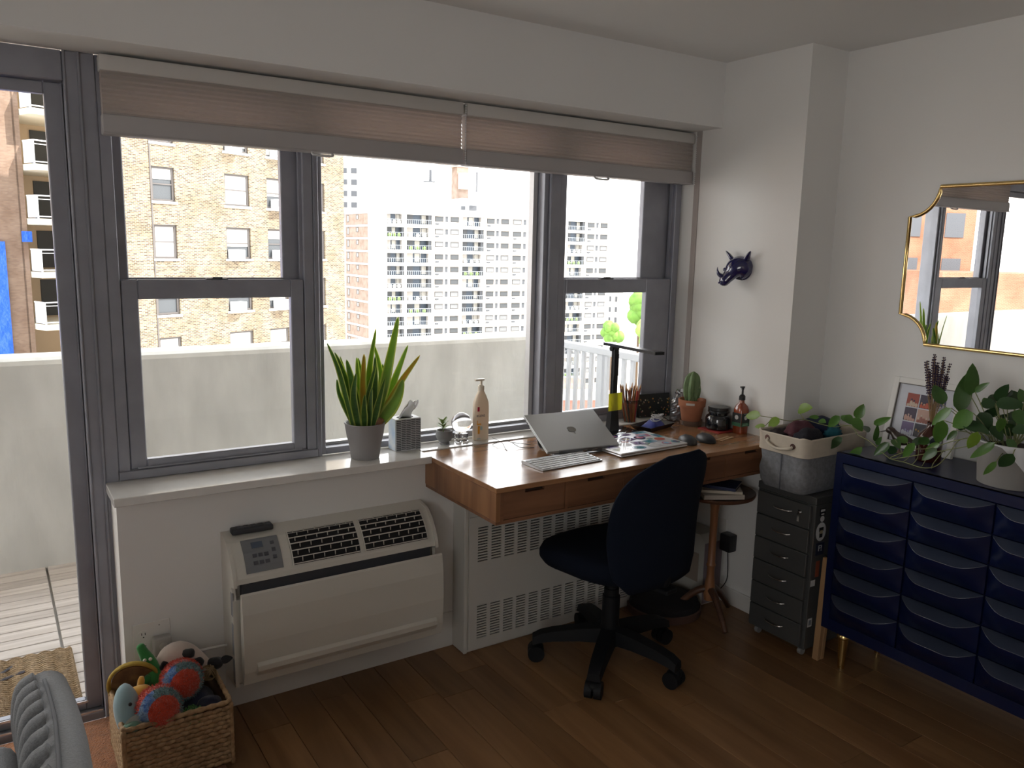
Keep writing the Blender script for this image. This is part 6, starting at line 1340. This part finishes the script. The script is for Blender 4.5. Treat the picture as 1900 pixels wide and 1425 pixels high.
# crocodile
t = thing('crocodile_toy', 'green plush crocodile standing nose-up between the cow and the hat', 'soft toy', (-1.0, -.04, .2), group='soft toys in the woven basket')
b = NB(); tube(b, smoothpts([(-.985, -.09, .19), (-.99, -.07, .245), (-1.005, -.04, .285), (-1.022, -.03, .325), (-1.028, -.03, .345)], 4), [.030, .030, .030, .029, .028, .025, .023, .022, .021, .020, .018, .016, .015, .014, .013, .011, .006], 14, sq=.8); obj('body', b, mat('croc_green', (.035, .26, .06), .9, sheen=.5), t, smooth=True)
b = NB(); tube(b, smoothpts([(-1.01, -.07, .25), (-1.03, -.085, .235), (-1.028, -.10, .205)], 4), .014, 10); obj('arm', b, MATS['croc_green'], t, smooth=True)
for dx in (-.008, .008):
    b = NB(); ball(b, (-1.012 + dx, -.058, .303), .0055, 10, 6); obj('eye', b, mat('eye_white', (.7, .7, .6), .4), t, smooth=True)
# chick
YL = mat('chick_yellow', (.72, .40, .06), .9, sheen=.5)
t = thing('chick_toy', 'yellow plush chick with a red comb lying in the basket', 'soft toy', (-1.06, -.14, .2), group='soft toys in the woven basket')
b = NB(); tube(b, smoothpts([(-1.092, -.12, .235), (-1.065, -.13, .24), (-1.035, -.135, .232), (-1.005, -.13, .22)], 5), [.012, .017, .020, .021, .020, .022, .025, .028, .030, .031, .030, .027, .022, .016, .010, .005], 14); obj('body', b, YL, t, smooth=True)
b = NB(); tube(b, [(-1.045, -.12, .25), (-1.04, -.115, .272), (-1.038, -.113, .282)], [.011, .010, .006], 10); tube(b, [(-1.085, -.13, .245), (-1.095, -.135, .222)], [.012, .008], 10); obj('wing', b, YL, t, smooth=True)
b = NB(); ball(b, (-1.095, -.115, .258), (.006, .004, .010), 8, 6); ball(b, (-1.088, -.117, .262), (.005, .004, .009), 8, 6); obj('comb', b, mat('comb_red', (.55, .03, .06), .8), t, smooth=True)
# shark
SH_ = mat('shark_blue', (.27, .40, .44), .95, sheen=.5)
t = thing('shark_toy', 'pale grey-blue plush shark leaning on the left rim of the basket', 'soft toy', (-1.1, -.22, .2), group='soft toys in the woven basket')
b = NB(); tube(b, smoothpts([(-1.090, -.150, .292), (-1.092, -.175, .268), (-1.092, -.205, .235), (-1.086, -.235, .195)], 4), [.004, .014, .021, .026, .030, .033, .035, .036, .036, .036, .035, .033, .03], 16, sq=.75); obj('body', b, SH_, t, smooth=True)
b = NB(); leaf(b, (-1.112, -.262, .218), (1, .25, .22), (0, -.9, .4), .085, .03, .1, .1, thick=.003); obj('jaw', b, mat('shark_pale', (.50, .52, .46), .95), t, smooth=True)
b = NB(); ball(b, (-1.086, -.222, .262), .0055, 10, 6); obj('eye', b, CBK, t, smooth=True)
# grey-green dinosaur
DG = mat('sage_plush', (.12, .24, .17), .95, sheen=.5)
t = thing('dinosaur_toy', 'sage green plush toy at the near left corner of the basket', 'soft toy', (-1.08, -.25, .15), group='soft toys in the woven basket')
blob(t, 'body', (-1.065, -.243, .180), (.042, .030, .036), DG); blob(t, 'head', (-1.090, -.262, .214), (.026, .018, .015), DG, sd=3)
# spiky green ball, pale bear, hat, rattan ball
t = thing('spiky_toy', 'curly green toy at the front right of the basket', 'soft toy', (-.93, -.25, .19), group='soft toys in the woven basket')
b = NB(); ball(b, (-.925, -.250, .186), .026, 16, 12); 
rg = random.Random(2)
for i in range(160):
    z = rg.uniform(-.3, 1); a = rg.uniform(0, 2 * PI); q = math.sqrt(1 - z * z); d = Vector((q * math.cos(a), q * math.sin(a), z)); c = Vector((-.925, -.25, .186)); tube(b, [c + d * .024, c + d * .033 + Vector((rg.uniform(-1, 1), rg.uniform(-1, 1), .5)) * .004], [.0025, .001], 4)
obj('body', b, GRN, t, kind='stuff')
t = thing('bear_toy', 'small pale pink plush ears poking up between the striped balls', 'soft toy', (-.985, -.15, .23), group='soft toys in the woven basket')
PK = mat('bear_pink', (.70, .50, .48), .95, sheen=.4)
blob(t, 'head', (-.99, -.155, .225), (.024, .02, .018), PK); blob(t, 'ear', (-1.008, -.155, .244), (.012, .007, .008), PK); blob(t, 'ear', (-.978, -.145, .25), (.014, .007, .010), PK)
t = thing('yellow_hat', 'yellow-rimmed brown felt hat standing upright in the basket', 'hat', (-1.05, -.05, .2))
MHt = Matrix.Translation((-1.052, -.050, .235)) @ Matrix.Rotation(rad(-12), 4, 'Z') @ Matrix.Rotation(rad(-74), 4, 'X') @ Matrix.Rotation(rad(180), 4, 'X')
b = NB(); lathe(b, [(.001, 0), (.064, .0), (.064, .004), (.001, .004)], n=32, M=MHt, sy=1.05); obj('hat_centre', b, mat('hat_brown', (.11, .055, .03), .9, noise=(25, .5, (.26, .15, .06))), t)
b = NB(); tube(b, [MHt @ Vector((.071 * math.cos(2 * PI * j / 36), .076 * math.sin(2 * PI * j / 36), 0)) for j in range(36)], .011, 8, closed=True, sq=.5); obj('hat_rim', b, mat('hat_yellow', (.52, .36, .06), .85, noise=(60, .3)), t, smooth=True)
t = thing('rattan_ball', 'brown rattan cat ball at the back right corner of the basket', 'toy ball', (-.845, -.10, .235))
b = NB(); c = Vector((-.848, -.115, .240))
for i in range(12):
    ax = Vector((math.sin(i * 1.9), math.cos(i * 2.7), math.sin(i * .8 + 1))).normalized(); u_ = ax.orthogonal().normalized(); v_ = ax.cross(u_); tube(b, [c + (u_ * math.cos(2 * PI * j / 20) + v_ * math.sin(2 * PI * j / 20)) * .024 for j in range(20)], .0018, 5, closed=True)
obj('woven_strands', b, mat('rattan', (.22, .15, .07), .7), t, kind='stuff')
# ---- grey channel-back armchair, its arm end showing at the lower left
GR = mat('grey_tweed', (.235, .245, .26), .95, noise=(220, .35), bump=(420, .6, .003), sheen=.2)
a_ = thing('armchair', 'grey tufted armchair whose rounded arm shows at the lower left', 'armchair', (-1.75, -1.05, 0.012))
CX_, CY_ = -1.72, -1.08
# arm/back shell: U path open towards the window side (+y), rounded fronts
path = [(-1.305, -.42), (-1.295, -.60), (-1.295, -.9), (-1.32, -1.25), (-1.42, -1.5), (-1.72, -1.6), (-2.02, -1.5), (-2.12, -1.25), (-2.145, -.9), (-2.145, -.6), (-2.135, -.42)]
PP = smoothpts([(x, y, 0) for x, y in path], 5)
def shell(inner, outer, z0, ztop):
    b = NB(); R = []
    for i, p in enumerate(PP):
        d = (PP[min(i + 1, len(PP) - 1)] - PP[max(0, i - 1)]).normalized(); n = Vector((-d.y, d.x, 0)); n = n if n.dot(Vector((CX_, CY_, 0)) - p) > 0 else -n
        s = i / (len(PP) - 1); e = min(s, 1 - s); rise = .53 + .24 * math.sin(PI * s) ** 2; k = min(1, (e / .03 + .35)) ** .5
        zt = z0 + (rise - z0) * (.82 + .18 * k); I, O = inner * k, outer * k
        w2_ = (I + O) / 2; mc = p + n * (I - O) / 2; R.append([p + n * I + Vector((0, 0, z0))] + [mc + n * (w2_ * math.cos(PI * q / 10)) + Vector((0, 0, zt - .048 + .048 * math.sin(PI * q / 10))) for q in range(11)] + [p - n * O + Vector((0, 0, z0))])
    loft(b, R); return b
obj('arm_shell', shell(.04, .055, .16, .55), GR, a_, smooth='auto')
nch = 32
for i in range(1, nch):
    s = i / nch; j = s * (len(PP) - 1); i0 = int(j); p = PP[i0].lerp(PP[min(i0 + 1, len(PP) - 1)], j - i0); d = (PP[min(i0 + 1, len(PP) - 1)] - PP[max(0, i0 - 1)]).normalized(); n = Vector((-d.y, d.x, 0)); n = n if n.dot(Vector((CX_, CY_, 0)) - p) > 0 else -n
    rise = .53 + .24 * math.sin(PI * s) ** 2
    b = NB(); tube(b, smoothpts([p + n * .048 + Vector((0, 0, .36)), p + n * .052 + Vector((0, 0, rise - .10)), p + n * .040 + Vector((0, 0, rise - .03)), p + n * .012 + Vector((0, 0, rise - .012))], 4), .034, 10, sq=.6); obj('channel', b, GR, a_, smooth=True)
b = NB(); pth = [PP[i] + Vector((0, 0, 1)) * (.534 + .24 * math.sin(PI * i / (len(PP) - 1)) ** 2) for i in range(3, len(PP) - 3)]; tube(b, pth, .004, 6); obj('piping', b, mat('piping_grey', (.12, .125, .135), .9), a_, smooth=True)
b = NB(); box(b, -2.08, -1.36, -1.5, -.50, .27, .42, .05, seg=4); obj('seat_cushion', b, GR, a_, smooth='auto')
b = NB(); box(b, -2.10, -1.34, -1.5, -.47, .15, .27, .01); obj('seat_base', b, GR, a_)
for (x_, y_) in ((-1.34, -.55), (-2.10, -.55), (-1.42, -1.4), (-2.02, -1.4)):
    b = NB(); cyl(b, (x_, y_, .012), (x_, y_, .155), .012, .02, 12); obj('leg', b, WT, a_)
